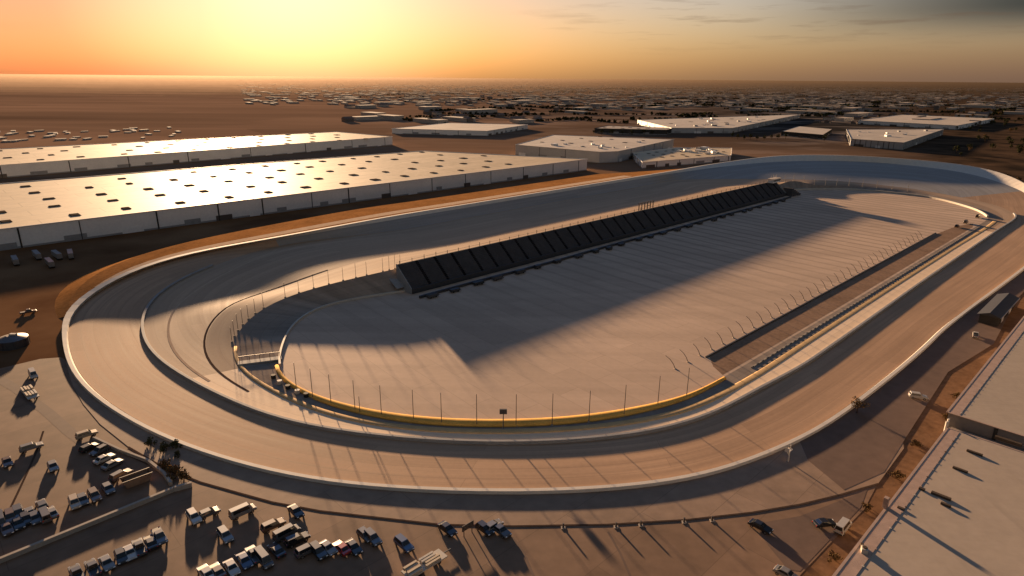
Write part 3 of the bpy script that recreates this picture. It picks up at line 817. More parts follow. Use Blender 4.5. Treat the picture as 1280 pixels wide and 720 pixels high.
def add_gutter(root, s0, s1, t, h, cx, cy):
    ln = s1 - s0
    MB().box(((s0 + s1) / 2 - cx, -(t - cy), h + .02), (ln, 2.2, .1)).build('gutter_walk', 'gutter_pink', root)
    k = s0 + 2
    while k < s1:
        MB().box((k - cx, -(t + 1.1 - cy), h + .06), (.4, .4, .12)).build('bracket', random.choice(('vent_dark', 'gutter_pink', 'concrete_pale')), root)
        k += random.uniform(2.5, 5)
add_gutter(b2, -20, 150, 216.6, 9.3, 120, 267.5)
add_gutter(b1, -150, -28, 218.6, 7.8, -116.25, 268.5)
for i, (x, y, w, d, hh) in enumerate([(1218, 567, 3.5, .8, .5), (1200, 588, 3.2, .8, .45), (1176, 621, 4.0, .9, .55), (1152, 612, 1.2, .8, .4), (1126, 636, 1.4, .8, .35), (1182, 632, 2, .8, .5), (1106, 634, 1.0, 1.2, 2.6), (1260, 553, 6, 1, .8)]):
    v = P(x, y, 7.5); s, t = ST(v.x, v.y)
    MB().box((s + 116.25, -(t - 268.5), 7.8 + hh / 2), (d, w, hh)).build('roof_vent', 'vent_dark' if hh < 2 else 'gutter_pink', b1, bevel=.05)
v = P(1080, 690, 7.5)
ru = empty('rooftop_unit', (v.x, v.y, 7.5), TH + .4)
MB().box((0, 0, .55), (1.6, 1.2, 1.1)).build('casing', 'concrete_pale', ru, bevel=.08)
MB().tube([(0, 0, 1.1), (0, 0, 1.3)], .45, n=12).build('fan', 'vent_dark', ru)
MB().box((1.5, .3, .35), (1.0, .6, .7)).build('duct', 'vent_dark', ru)
tag(ru, 'small rooftop unit with a fan on the smooth tan roof', 'rooftop unit')
# dock bay between the two halls
db = empty('dock_shed', W(-24, 232, -.3), TH)
MB().box((0, 0, 2.6), (5.5, 30, 5.2)).build('body', 'dock_dark', db)
MB().box((0, 0, 5.35), (6.2, 31, .3)).build('roof', 'roof_tan', db)
MB().tube([(-1.5, 16, 0), (-1.5, 16, 8.8)], .35).build('pipe', 'white_rail', db)
MB().tube([(1.4, 16.2, 0), (1.4, 16.2, 8.4)], .3).build('pipe', 'white_rail', db)
tag(db, 'narrow dark dock shed with white pipes wedged between the two tan-roofed halls', 'shed')
# dark shed beside the access road
sh = empty('shed', W(122, 202.5, -.06), TH)
MB().box((0, 0, 2), (38, 7, 4)).build('wall', 'dock_dark', sh)
MB().add([(-20, -4.4, 4), (20, -4.4, 4), (20, 0, 5.6), (-20, 0, 5.6), (-20, 4.4, 4), (20, 4.4, 4)], [(0, 1, 2, 3), (3, 2, 5, 4), (0, 3, 4), (1, 5, 2)]).build('roof', 'dark_steel', sh)
MB().box((0, -4.3, 4.1), (40, .3, .3)).build('gutter', 'concrete', sh)
for x in (-10, 6): MB().box((x, -3.55, 1.5), (4, .15, 3)).build('door', 'metal_wall', sh)
tag(sh, 'long dark pitched shed beside the access road at the right edge', 'shed')

# walls and small fixtures of the paddock
lw = empty('lot_wall', W(-209, 88, -.2), 0)
a, b = P(-60, 727, 0), P(222, 611, 0)
def wall_between(root, a, b, w, h, mat, name='wall_body'):
    a = a - root.location; b = b - root.location; d = b - a
    return MB().box(((a.x + b.x) / 2, (a.y + b.y) / 2, h / 2), (d.length, w, h), math.atan2(d.y, d.x)).build(name, mat, root)
wall_between(lw, a, b, .8, 1.15, 'concrete')
wall_between(lw, P(218, 613, 0), P(240, 607, 0), .8, 1.3, 'concrete', 'end_pier')
tag(lw, 'low concrete wall dividing the two car park rows at lower left', 'wall')
kw = empty('kerb_wall', P(180, 580, 0))
pk = [P(x, y, 0) for x, y in ((118, 549), (150, 564), (185, 577), (205, 593), (214, 606))]
MB().sweep([[p - kw.location + Vector((0, 0, z)) + Vector((dx, dx * .3, 0)) for dx, z in ((-.4, -.2), (-.4, .8), (.4, .8), (.4, -.2))] for p in pk]).build('wall_body', 'concrete', kw)
tag(kw, 'low curved kerb wall beside the shrubs at the top of the car park', 'wall')

# seams, worn lines and a painted shadow strip in the paving
def crack(name, pts, w, mat, z):
    pts = [P(x, y, 0) for x, y in pts]
    mb = MB(); rows = []
    for i, p in enumerate(pts):
        d = (pts[min(i + 1, len(pts) - 1)] - pts[max(i - 1, 0)]).normalized()
        n = Vector((-d.y, d.x, 0)) * w / 2
        rows.append([Vector((p.x + n.x, p.y + n.y, z)), Vector((p.x - n.x, p.y - n.y, z))])
    o = mb.sweep(rows, cap=False).build(name, mat, up=True)
    return tag(o, kind='structure')
crack('kerb_line', KERB[:15], .5, 'crack_dark', -.09)
crack('drain_seam', [(54, 538), (47, 560), (36, 585), (22, 615), (10, 640)], .55, 'crack_dark', -.185)
crack('drain_seam', [(120, 548), (160, 568), (185, 580)], .4, 'crack_dark', -.185)
crack('tar_shade_strip', [(-10, 468), (20, 485), (60, 515), (88, 540), (106, 553)], 3.2, 'road_dark', -.186)  # kerb shadow painted as a strip of darker asphalt
crack('tar_shade_strip', [(640, 670), (655, 690), (668, 722)], .5, 'road_dark', -.188)
crack('tar_shade_strip', [(760, 664), (775, 690), (790, 724)], .5, 'road_dark', -.188)

# ------------------------------------------------------------------ vehicles
def car_proto(kind, paint):
    root = empty('parked_car')
    shapes = dict(
        sedan=dict(L=4.6, body=[(-2.3, .38), (-2.3, .78), (-2.15, .95), (-1.35, .99), (1.0, .95), (2.05, .80), (2.3, .62), (2.3, .38)], cab=(-1.75, 1.05, -1.05, .25, .96, 1.45)),
        hatchback=dict(L=4.1, body=[(-2.05, .38), (-2.05, .85), (-1.95, 1.0), (-.8, 1.0), (.95, .97), (1.85, .82), (2.05, .62), (2.05, .38)], cab=(-1.98, 1.0, -1.6, .2, .97, 1.52)),
        suv=dict(L=4.7, body=[(-2.35, .45), (-2.35, 1.0), (-2.25, 1.12), (-1, 1.12), (1.05, 1.1), (2.15, 1.0), (2.35, .75), (2.35, .45)], cab=(-2.28, 1.1, -2.0, .35, 1.1, 1.78)),
        van=dict(L=5.2, body=[(-2.6, .42), (-2.6, 1.1), (-2.58, 1.2), (-1, 1.2), (1.6, 1.15), (2.45, 1.0), (2.6, .7), (2.6, .42)], cab=(-2.58, 1.9, -2.5, 1.2, 1.16, 2.15)),
        pickup=dict(L=5.3, body=[(-2.65, .5), (-2.65, 1.05), (-.7, 1.05), (-.6, 1.08), (1.2, 1.08), (2.4, .98), (2.65, .75), (2.65, .5)], cab=(-.75, 1.25, -.55, .55, 1.06, 1.82)))
    d = shapes[kind]
    hw = .9
    pr = d['body']
    def ring_(y, k): return [Vector((x * k, y, z)) for x, z in pr]
    body = MB().sweep([ring_(-hw, .975), ring_(-hw * .94, 1), ring_(hw * .94, 1), ring_(hw, .975)])
    x0, x1, u0, u1, z0, z1 = d['cab']
    wb, wt = .84, .67
    cab = [Vector(p) for p in ((x0, -wb, z0), (x1, -wb, z0), (x1, wb, z0), (x0, wb, z0), (u0, -wt, z1), (u1, -wt, z1), (u1, wt, z1), (u0, wt, z1))]
    body.add(cab, [(0, 1, 5, 4), (1, 2, 6, 5), (2, 3, 7, 6), (3, 0, 4, 7), (4, 5, 6, 7), (0, 3, 2, 1)])
    bo = body.build('body', 'paint_' + paint, root, bevel=.05)
    def glass(name, idx, grow=.018, a=.10, lo=.12, hi=.14):
        q = [cab[i] for i in idx]                        # bottom a, bottom b, top b, top a
        n = (q[1] - q[0]).cross(q[3] - q[0]).normalized()
        def pt(u, v): return (q[0].lerp(q[1], u)).lerp(q[3].lerp(q[2], u), v) + n * grow
        MB().add([pt(a, lo), pt(1 - a, lo), pt(1 - a, 1 - hi), pt(a, 1 - hi)], [(0, 1, 2, 3)]).build(name, 'car_glass', root)
    glass('side_window', (0, 1, 5, 4)); glass('side_window', (2, 3, 7, 6))
    glass('windscreen', (1, 2, 6, 5), a=.06); glass('rear_window', (3, 0, 4, 7), a=.08)
    r = .36 if kind in ('suv', 'pickup', 'van') else .32
    for x in (-d['L'] * .31, d['L'] * .31):
        for y in (-1, 1):
            w = MB().tube([(x, y * .70, r), (x, y * .93, r)], r, n=14).build('wheel', 'tyre', root)
            MB().tube([(x, y * .90, r), (x, y * .945, r)], r * .6, n=10).build('rim', 'rim', w)
    fx, bx_ = d['L'] / 2, -d['L'] / 2
    for y in (-.62, .62):
        MB().box((fx - .02, y, pr[-2][1] + .05), (.12, .36, .16)).build('headlight', 'lamp_clear', root)
        MB().box((bx_ + .02, y * 1.1, pr[1][1] - .02), (.1, .26, .2)).build('taillight', 'lamp_red', root)
    MB().box((fx, 0, pr[0][1] + .08), (.14, 1.66, .2)).build('bumper', 'bumper', root, bevel=.03)
    MB().box((bx_, 0, pr[0][1] + .08), (.14, 1.66, .2)).build('bumper', 'bumper', root, bevel=.03)
    if kind == 'pickup':
        MB().box((-1.65, 0, 1.065), (1.7, 1.5, .03)).build('load_bed', 'bumper', root)
    return root
PROTO = {}
CAR_SCALE = 1.16
def place_car(kind, paint, px, py, ang, label, group, z=-.2):
    key = (kind, paint)
    if key not in PROTO:
        o = PROTO[key] = car_proto(kind, paint)
    else:
        o = copy_tree(PROTO[key])
    p = P(px, py, z)
    o.location = (p.x, p.y, z + .002)
    o.rotation_euler = (0, 0, ang)
    o.scale = (CAR_SCALE,) * 3
    return tag(o, label, 'car', group)
ACR, ALG = TH - R(90), TH          # parked across / along the oval's axis
random.seed(5)
KP = [('sedan', 'silver'), ('suv', 'grey'), ('hatchback', 'grey'), ('sedan', 'black'), ('suv', 'black'), ('sedan', 'white'), ('hatchback', 'black'), ('pickup', 'grey'), ('suv', 'brown'), ('van', 'grey'), ('sedan', 'blue'), ('sedan', 'brown'), ('suv', 'tan')]
def row(cars, ang, where, group, z=-.2):
    cars = sorted(cars, key=lambda c: c[0])
    for i, c in enumerate(cars):
        kind, paint = c[2] if len(c) > 2 else random.choice(KP)
        place_car(kind, paint, c[0], c[1], ang + random.uniform(-.06, .06) + (math.pi if random.random() < .35 else 0), f'{paint} {kind}, {ordinal(i, len(cars))} {where}', group, z)
row([(2, 656), (9, 664), (24, 657), (14, 650), (33, 652), (57, 648), (104, 628), (38, 645), (45, 651), (53, 634), (65, 644), (24, 645), (94, 632), (119, 623), (136, 614)], ACR, 'in the row above the low lot wall', 'cars parked above the low lot wall')
row([(112, 562), (125, 566), (131, 576), (141, 583), (152, 597)], ALG + .35, 'in the slanting line by the kerb wall', 'cars in the slanting line by the kerb wall')
row([(97, 721), (117, 714), (134, 707), (152, 699), (163, 694), (175, 688), (189, 681), (200, 674)], ACR, 'in the row below the low lot wall', 'cars parked below the low lot wall')
row([(342, 660), (359, 670), (372, 678), (385, 691)], ALG, 'in the short slanting row at bottom centre', 'cars in the slanting row at bottom centre')
row([(258, 719), (272, 717), (290, 713), (306, 704), (318, 697), (330, 703), (346, 691)], ACR, 'in the bottom row under the slanting row', 'cars in the bottom row')
row([(398, 693), (410, 688), (427, 688, ('sedan', 'red')), (442, 687), (457, 672), (466, 676)], ACR, 'in the row with the red car', 'cars in the row with the red car')
for k, pt, x, y, a, lab in [
    ('suv', 'silver', 40, 562, ALG, 'silver suv standing alone beside the thin paving seam'),
    ('sedan', 'brown', 10, 580, ACR, 'brown sedan alone at the far left edge of the car park'),
    ('hatchback', 'silver', 67, 586, ACR, 'silver hatchback alone in the open middle of the left car park'),
    ('suv', 'tan', 109, 546, ALG, 'tan suv at the end of the dark strip of painted shadow'),
    ('van', 'white', 42, 471, ACR, 'white van parked just above the pile of pale blocks'),
    ('pickup', 'brown', 36, 392, ALG, 'brown pickup alone on the soil at upper left'),
    ('suv', 'white', 243, 650, ACR, 'white suv on the open lot, left of the dark hatchback beside it'),
    ('hatchback', 'grey', 262, 644, ALG, 'grey hatchback close behind the white suv on the open lot'),
    ('van', 'silver', 304, 643, ALG, 'silver van standing alone near the kerb line'),
    ('suv', 'silver', 282, 673, ACR, 'silver suv alone between the kerb line and the bottom row'),
    ('sedan', 'black', 370, 642, ACR, 'black sedan alone near the kerb line above the slanting row'),
    ('suv', 'blue', 505, 684, ACR, 'blue suv alone to the right of the row with the red car'),
    ('sedan', 'black', 559, 664, ACR, 'black sedan at the kerb line left of the small sign'),
    ('hatchback', 'black', 606, 664, ACR, 'black hatchback at the kerb line right of the small sign'),
    ('hatchback', 'silver', 617, 660, ALG, 'silver hatchback tucked beside the black hatchback at the kerb line'),
    ('sedan', 'grey', 626, 666, ACR, 'grey sedan rightmost of the three cars at the kerb line'),
    ('sedan', 'black', 1030, 657, ALG - .6, 'black sedan beside the white van near the lower right hall'),
    ('van', 'white', 1053, 662, ALG, 'white van beside the black sedan near the lower right hall'),
    ('sedan', 'silver', 983, 721, ACR, 'silver sedan cut off by the bottom edge right of centre'),
    ('pickup', 'white', 1219, 421, ALG + .2, 'white pickup in front of the long dark shed'),
    ('suv', 'white', 1147, 498, ACR + .5, 'white suv alone on the dark access road'),
    ('sedan', 'black', 950, 661, ACR, 'black sedan alone on the dark patch near bottom right'),
    ('van', 'black', 1222, 272, ALG, 'black van in the far right corner of the infield'),
    ('van', 'grey', 1207, 279, ALG, 'grey van in the far right corner of the infield'),
    ('suv', 'black', 1196, 284, ALG, 'black suv near the far end of the dark pit wall')]:
    place_car(k, pt, x, y, a, lab, None, 0.012 if y < 300 else -.06 if x in (1147, 1219) else -.3 if x == 36 else -.17 if x in (1030, 1053, 950, 983) else -.2)

# ------------------------------------------------------------------ loose things of the paddock
def pile(name, x, y, rz, label, cat):
    p = P(x, y, -.2)
    r = empty(name, (p.x, p.y, -.2), rz)
    MB().box((0, 0, .85), (10, 3.2, .3)).build('deck', 'concrete_pale', r)
    for k in (-3.4, -2.2, 2.8):
        for yy in (-1.4, 1.4): MB().tube([(k, yy - .15, .5), (k, yy + .15, .5)], .5, n=12).build('wheel', 'tyre', r)
    MB().box((6, 0, .7), (2.2, .25, .2)).build('drawbar', 'bumper', r)
    for k in range(4):
        MB().box((-3 + random.uniform(-.3, .3), -1.2 + k * .8, 1.35 + .1 * (k % 2)), (3.4, .65, .65)).build('plank_bundle', 'timber', r, bevel=.04)
        MB().box((1.4 + random.uniform(-.4, .4), -1.2 + k * .8, 1.3), (3.8, .6, .55)).build('plank_bundle', random.choice(('timber', 'concrete_pale')), r, bevel=.04)
    return tag(r, label, cat)
pile('flatbed_trailer', 531, 709, ALG, 'flatbed trailer loaded with pale plank bundles at the bottom edge', 'trailer')
pile('flatbed_trailer', 38, 494, ALG - 1.5, 'flatbed trailer loaded with pale bundles beside the dark strip of painted shadow', 'trailer')
for i, (x, y, rz) in enumerate([(47, 323, 2.35), (63, 333, 2.35), (72, 323, 2.4), (89, 322, 2.2), (20, 330, 2.3)]):
    p = P(x, y, -.3)
    e = empty('box_trailer', (p.x, p.y, -.3), rz)
    MB().box((0, 0, 2.5), (12.5, 2.5, 2.7)).build('body', 'paint_silver' if i % 2 else 'metal_wall_dim', e, bevel=.06)
    MB().box((0, 0, 1.0), (12, 1.1, .3)).build('frame', 'bumper', e)
    for k in (-5, -3.8, -2.6):
        for yy in (-1.0, 1.0): MB().tube([(k, yy - .2, .5), (k, yy + .2, .5)], .5, n=10).build('wheel', 'tyre', e)
    for yy in (-.7, .7): MB().box((4.2, yy, .6), (.2, .2, 1.2)).build('leg', 'bumper', e)
    tag(e, f'pale box trailer in the warehouse shadow, {ordinal(sorted((47, 63, 72, 89, 20)).index(x), 5)} of five', 'trailer', 'box trailers in the warehouse shadow')
p = P(17, 432, -.3)
tk = empty('water_tank', (p.x, p.y, -.3))
MB().tube([(0, 0, 0), (0, 0, 3.2)], 5.2, 5.2, 28).build('shell', 'dark_steel', tk)
MB().tube([(0, 0, 3.2), (0, 0, 4.3)], 5.3, 1.6, 28).build('cover', 'pole_steel', tk)
MB().box((.5, .5, 4.5), (2.6, 1.4, .7)).build('hatch', 'concrete_pale', tk, bevel=.1)
for q in range(8): MB().box((5.25 * math.cos(q * .785), 5.25 * math.sin(q * .785), 1.6), (.25, .25, 3.2), q * .785).build('rib', 'dark_steel', tk)
tag(tk, 'dark round water tank with a pale hatch at the left edge', 'tank')
p = P(172, 604, -.2)
sk = empty('skip_container', (p.x, p.y, -.2), ALG)
MB().add([(-2.6, -1.2, .15), (2.6, -1.2, .15), (2.6, 1.2, .15), (-2.6, 1.2, .15), (-3.4, -1.4, 2.4), (3.4, -1.4, 2.4), (3.4, 1.4, 2.4), (-3.4, 1.4, 2.4)],
         [(0, 3, 2, 1), (0, 1, 5, 4), (1, 2, 6, 5), (2, 3, 7, 6), (3, 0, 4, 7)]).build('hopper', 'pit_brown', sk)
for y in (-1.4, 1.4): MB().box((0, y, 2.4), (7.0, .2, .2)).build('rim_bar', 'pole_steel', sk)
MB().box((0, 0, 1.9), (5.4, 2.3, .2)).build('fill', 'soil', sk)
tag(sk, 'open brown skip container at the corner of the lot by the kerb wall', 'skip')
p = P(585, 668, -.2)
sg = empty('notice_board', (p.x, p.y, -.2), ALG)
for x in (-1.2, 1.2): MB().tube([(x, 0, 0), (x, 0, 3.0)], .12).build('post', 'pole_steel', sg)
MB().box((0, 0, 2.3), (3.4, .14, 1.5)).build('board', 'pole_steel', sg)
tag(sg, 'small dark notice board on two posts at the kerb line', 'sign')
p = P(985, 577, -.1)
ga = empty('marshal_post', (p.x, p.y, -.1), TH + R(90))
MB().tube([(0, 0, 0), (0, 0, 5.2)], .2).build('post', 'white_rail', ga)
MB().box((0, .9, 4.0), (1.2, 2.4, .2)).build('platform', 'white_rail', ga)
MB().box((0, 2.0, 4.6), (1.2, .1, 1.0)).build('panel', 'white_rail', ga)
MB().tube([(0, .2, 2.2), (0, 1.8, 3.9)], .1).build('brace', 'white_rail', ga)
tag(ga, 'white marshal post with a small platform outside the wall at lower right', 'post')
for i, (x, y) in enumerate([(704, 660), (770, 659), (801, 657), (855, 653), (890, 651)]):
    p = P(x, y, -.2)
    e = empty('bollard', (p.x, p.y, -.2))
    MB().tube([(0, 0, 0), (0, 0, 1.3)], .28, .22, 8).build('shaft', 'pole_steel', e)
    MB().box((0, 0, .08), (1.0, 1.0, .16)).build('foot', 'concrete', e)
    tag(e, f'short dark bollard on the kerb line, {ordinal(i, 5)} of five', 'bollard', 'bollards on the kerb line')

# ------------------------------------------------------------------ trees and shrubs
def leaf_mesh(name, n, rx, rz, zc, size, seed, mat):
    rnd = random.Random(seed)
    blobs = [(Vector((rnd.gauss(0, .45) * rx, rnd.gauss(0, .45) * rx, zc + rnd.uniform(-.6, .75) * rz)), rnd.uniform(.28, .5) * rx) for _ in range(13)]
    mb = MB()
    for _ in range(n):
        c, rad = rnd.choice(blobs)
        d = Vector((rnd.gauss(0, 1), rnd.gauss(0, 1), rnd.gauss(0, 1))).normalized()
        p = c + d * rad * rnd.uniform(.55, 1.0)
        a = Vector((rnd.gauss(0, 1), rnd.gauss(0, 1), rnd.gauss(0, 1))).normalized(); b = d.cross(a).normalized()
        s = size * rnd.uniform(.6, 1.3)
        mb.add([p - a * s, p + b * s * .6, p + a * s, p - b * s * .6], [(0, 1, 2, 3)])
    return mb
TREES = []
def tree_proto(k):
    root = empty('tree')
    tr = MB().tube([(0, 0, 0), (.1, 0, 1.6), (0, .15, 3.4), (.1, 0, 5)], .32, .12, 7)
    for q in range(5):
        a = q * 1.3 + k
        tr.tube([(0, 0, 2.2 + .4 * q), (math.cos(a) * 1.1, math.sin(a) * 1.1, 3.6 + .4 * q), (math.cos(a) * 1.9, math.sin(a) * 1.9, 4.5 + .4 * q)], .12, .04, 5)
    tr.build('trunk', 'bark', root)
    leaf_mesh('crown', 620, 2.9 + .3 * k, 2.2, 5.0, .36, 20 + k, 'leaf').build('crown', ('leaf', 'leaf', 'leaf_dry')[k], root)
    return root
def shrub_proto(k):
    root = empty('shrub')
    st = MB()
    for q in range(5):
        a = q * 1.25
        st.tube([(0, 0, 0), (math.cos(a) * .5, math.sin(a) * .5, .9)], .07, .03, 5)
    st.build('stem', 'bark', root)
    leaf_mesh('foliage', 320, 1.3, .8, 1.05, .22, 40 + k, 'leaf').build('foliage', ('leaf', 'leaf_dry')[k], root)
    return root
TP = [tree_proto(k) for k in range(3)]; SP_ = [shrub_proto(k) for k in range(2)]
used = set()
def plant(protos, k, loc, sc, label, group, cat):
    o = protos[k] if (id(protos), k) not in used else copy_tree(protos[k])
    used.add((id(protos), k))
    o.location = loc; o.scale = (sc * random.uniform(.9, 1.15), sc * random.uniform(.9, 1.15), sc); o.rotation_euler = (0, 0, random.uniform(0, 6.28))
    return tag(o, label, cat, group)
random.seed(21)
for i, (x, y, sc, k, lab) in enumerate([(189, 556, 1.15, 0, 'dark round shrub leftmost of the group beside the outer wall'), (205, 563, 1.25, 0, 'dark shrub in the middle of the group beside the outer wall'), (221, 559, 1.1, 0, 'dark shrub nearest the outer wall in the group of four'), (223, 571, .9, 0, 'small dark shrub lowest of the group of four beside the outer wall'),
                                        (208, 585, 1.3, 1, 'dry brown shrub at the kerb wall, left of three'), (218, 592, 1.5, 1, 'dry brown shrub at the kerb wall, middle of three'), (230, 598, 1.3, 1, 'dry brown shrub at the kerb wall, right of three')]):
    p = P(x, y, -.2)
    plant(SP_, k, (p.x, p.y, -.2), sc, lab, 'shrubs beside the outer wall' if k == 0 else 'dry shrubs at the kerb wall', 'shrub')
p = P(1071, 516, -.1)
plant(TP, 2, (p.x, p.y, -.1), .62, 'small dry tree outside the wall on the access road', None, 'tree')
random.seed(33)
def bank_pts(n, x0, x1, y0, y1):
    for _ in range(n): yield random.uniform(x0, x1), random.uniform(y0, y1)
# scrub along the soil strip beside the halls
for i in range(6):
    s = -95 + i * 22 + random.uniform(-3, 3)
    w = W(s, 211.8 + random.uniform(-1.2, 1.6), -.27)
    plant(SP_, 1, w, random.uniform(.6, 1.2), 'dry brown scrub bush on the soil strip beside the tan-roofed halls', 'scrub bushes beside the tan-roofed halls', 'shrub')
# trees beyond the far bend and toward the town
n = 0
while n < 78:
    x, y = random.uniform(1120, 1295), random.uniform(128, 196)
    if y > 150 + (x - 1120) * .25 + 26 or (x < 1190 and 155 < y < 190): continue
    p = P(x, y, 0); n += 1
    plant(TP, random.choice((0, 1, 1, 0, 2)), (p.x, p.y, -.3), random.uniform(.8, 1.5), 'dark leafy tree among the scrub beyond the far bend', 'trees beyond the far bend', 'tree')
for x, y in [(795, 190), (808, 190), (915, 172), (922, 174), (930, 175), (938, 174), (946, 175), (955, 175), (964, 174), (972, 174), (982, 173), (1030, 176), (742, 167), (752, 168), (765, 169), (778, 168), (790, 169), (805, 168), (815, 168), (690, 188)]:
    p = P(x, y, 0)
    plant(TP, random.choice((0, 1)), (p.x, p.y, -.3), random.uniform(.9, 1.4), 'dark tree standing in front of the mid-distance halls', 'trees in front of the mid-distance halls', 'tree')
for i in range(34):
    x = 1005 + i * 8.2
    s_, t_ = 0, 0
    k = near_i(crest, min(1278, x), 200 + max(0, (x - 1150)) ** 1.55 * .016, 9)
    v = emb_out[k].lerp(emb_in[k], random.uniform(.0, .25))
    plant(SP_, random.choice((0, 1, 1)), W(v.x, v.y, v.z - .1), random.uniform(1.2, 2.6), 'scrub bush at the foot of the embankment of the far bend', 'scrub bushes behind the far bend', 'shrub')

# ------------------------------------------------------------------ the distant town
HOUSES = {}
def house(k, loc, rz, sc, label, group):
    if k not in HOUSES:
        r = empty('town_building')
        w, d, h = [(26, 14, 5), (48, 22, 7), (16, 11, 5), (80, 26, 7), (12, 12, 13)][k]
        MB().box((0, 0, h / 2), (w, d, h)).build('wall', ('house_wall', 'house_wall', 'house_wall_dark', 'house_wall', 'house_wall_dark')[k], r)
        if k in (0, 2):
            MB().add([(-w / 2 - .5, -d / 2 - .6, h), (w / 2 + .5, -d / 2 - .6, h), (w / 2 + .5, 0, h + 3), (-w / 2 - .5, 0, h + 3), (-w / 2 - .5, d / 2 + .6, h), (w / 2 + .5, d / 2 + .6, h)],
                     [(0, 1, 2, 3), (3, 2, 5, 4), (0, 3, 4), (1, 5, 2), (0, 4, 5, 1)]).build('roof', 'house_roof', r)
        else:
            MB().box((0, 0, h + .2), (w + .8, d + .8, .4)).build('roof', 'house_roof_pale', r)
        HOUSES[k] = r
    else:
        r = copy_tree(HOUSES[k])
    r.location = loc; r.rotation_euler = (0, 0, rz); r.scale = (sc, sc, sc)
    return tag(r, label, 'building', group)
LBL = ['pitched-roof building with pale walls in the distant town', 'pale flat-roofed block in the distant town', 'small dark house with pitched roof in the distant town', 'long pale flat-roofed shed in the distant town', 'dark tower-like block in the distant town']
random.seed(77)
n = 0
while n < 250:
    x = random.uniform(430, 1300); y = 116 + 38 * random.random() ** 1.6 + (x - 640) * .004
    if y > 142 and 680 < x < 1010: continue
    p = P(x, y, 0)
    k = random.choice((0, 0, 1, 1, 2, 2, 3, 3))
    house(k, (p.x, p.y, -.3), TH + random.choice((0, R(90))) + random.uniform(-.1, .1), random.uniform(.8, 1.5), LBL[k], 'buildings of the distant town'); n += 1
for x, y in ((1202, 140), (695, 139), (898, 131), (1170, 137)):
    p = P(x, y, 0); house(4, (p.x, p.y, -.3), TH, random.uniform(.9, 1.3), LBL[4], 'buildings of the distant town')
for i in range(46):
    x, y = random.uniform(-10, 235), random.uniform(165, 179)
    y -= x * .035
    p = P(x, y, 0)
    house(1, (p.x, p.y, -.3), random.uniform(0, 3), random.uniform(.22, .34), 'small pale flat-roofed house scattered behind the far white warehouse', 'houses behind the far white warehouse')
# the built-up plain beyond, past counting
mb = MB(); rw = random.Random(8)
for _ in range(1500):
    x = rw.uniform(420, 1300) if rw.random() < .93 else rw.uniform(300, 420)
    y = 107 + (x - 640) * .006 + 26 * rw.random() ** 1.3
    p = P(x, y, 0)
    k = p.y / 2600
    mb.box((p.x, p.y, 2.6), (rw.uniform(10, 42) * min(k, 2.2), rw.uniform(8, 18) * min(k, 2.2), 5.8), TH + rw.choice((0, R(90))) + rw.uniform(-.1, .1))
tag(mb.build('distant_buildings', 'house_roof_pale'), 'countless small pale buildings spread over the hazy plain below the horizon', 'town', kind='stuff')
# woods and scrub lines across the plain, too far off to count
mb = MB()
rw = random.Random(4)
for _ in range(120):
    x, y = rw.uniform(470, 1290), 110 + 44 * rw.random() ** 1.4
    if rw.random() < .6: x = rw.uniform(700, 1290)
    p = P(x, y, 0); ln = rw.uniform(80, 420) * (p.y / 2500); ang = TH + rw.choice((0, R(90), R(-40)))
    for q in range(int(26 + ln / 12)):
        f = rw.uniform(-.5, .5) * ln; s = rw.uniform(3, 7)
        c = Vector((p.x + math.cos(ang) * f + rw.uniform(-9, 9), p.y + math.sin(ang) * f + rw.uniform(-9, 9), s * .5 - .4))
        for _k in range(3):
            d = Vector((rw.gauss(0, 1), rw.gauss(0, 1), rw.gauss(0, .6))).normalized(); b = d.cross(Vector((.2, .3, 1))).normalized()
            mb.add([c - d * s, c + b * s * .7 + Vector((0, 0, s * .4)), c + d * s, c - b * s * .7 + Vector((0, 0, -s * .2))], [(0, 1, 2, 3)])
tag(mb.build('woods', 'leaf'), 'dark scattered lines of trees across the distant plain', 'woods', kind='stuff')
SKY_LOW, SKY_MID, SKY_TOP = (1.0, 1.14, 2.15), (0.12, 0.20, 0.40), (3.0, 6.1, 13.5)
AUR_R, AUR_C, HOR_C = 0.85, (0.33, 0.175, 0.20), (1.2, 0.70, 0.58)
GLOW_R, GLOW_C = 0.30, (1.5, 2.7, 2.2)
CLOUD_C, BANK_C, ANTI_C = (1.6, 0.95, 0.6), (0.20, 0.28, 0.29), (1.3, 1.4, 1.5)
HAZE_C, HAZE_D, HAZE_G, HAZE_A = (1.0, 0.76, 0.58), 0.9e-5, 0.65, 1.0e-4
SKY_STRENGTH, SUN_STRENGTH, SUN_COL = 0.1, 16.0, (1.0, 0.66, 0.38)

# ------------------------------------------------------------------ daylight
world = bpy.data.worlds.new('World'); S.world = world
world.use_nodes = True
nt = world.node_tree; nt.nodes.clear()
out = nd(nt, 'ShaderNodeOutputWorld'); bg = nd(nt, 'ShaderNodeBackground')
sky = nd(nt, 'ShaderNodeTexSky', sky_type='NISHITA')
sky.sun_disc = False
sky.sun_elevation = SUN_EL
sky.sun_rotation = R(90) - SUN_AZ
sky.altitude = 100; sky.air_density = 1.4; sky.dust_density = 2.5; sky.ozone_density = 1.0
gen = nd(nt, 'ShaderNodeTexCoord').outputs['Generated']
sep = nd(nt, 'ShaderNodeSeparateXYZ'); nt.links.new(gen, sep.inputs[0])
def mrange(src, a, b, c=0.0, d=1.0, smooth=True):
    r = nd(nt, 'ShaderNodeMapRange', interpolation_type='SMOOTHSTEP' if smooth else 'LINEAR')
    for k, v in zip((1, 2, 3, 4), (a, b, c, d)): r.inputs[k].default_value = v
    nt.links.new(src, r.inputs[0]); return r.outputs[0]
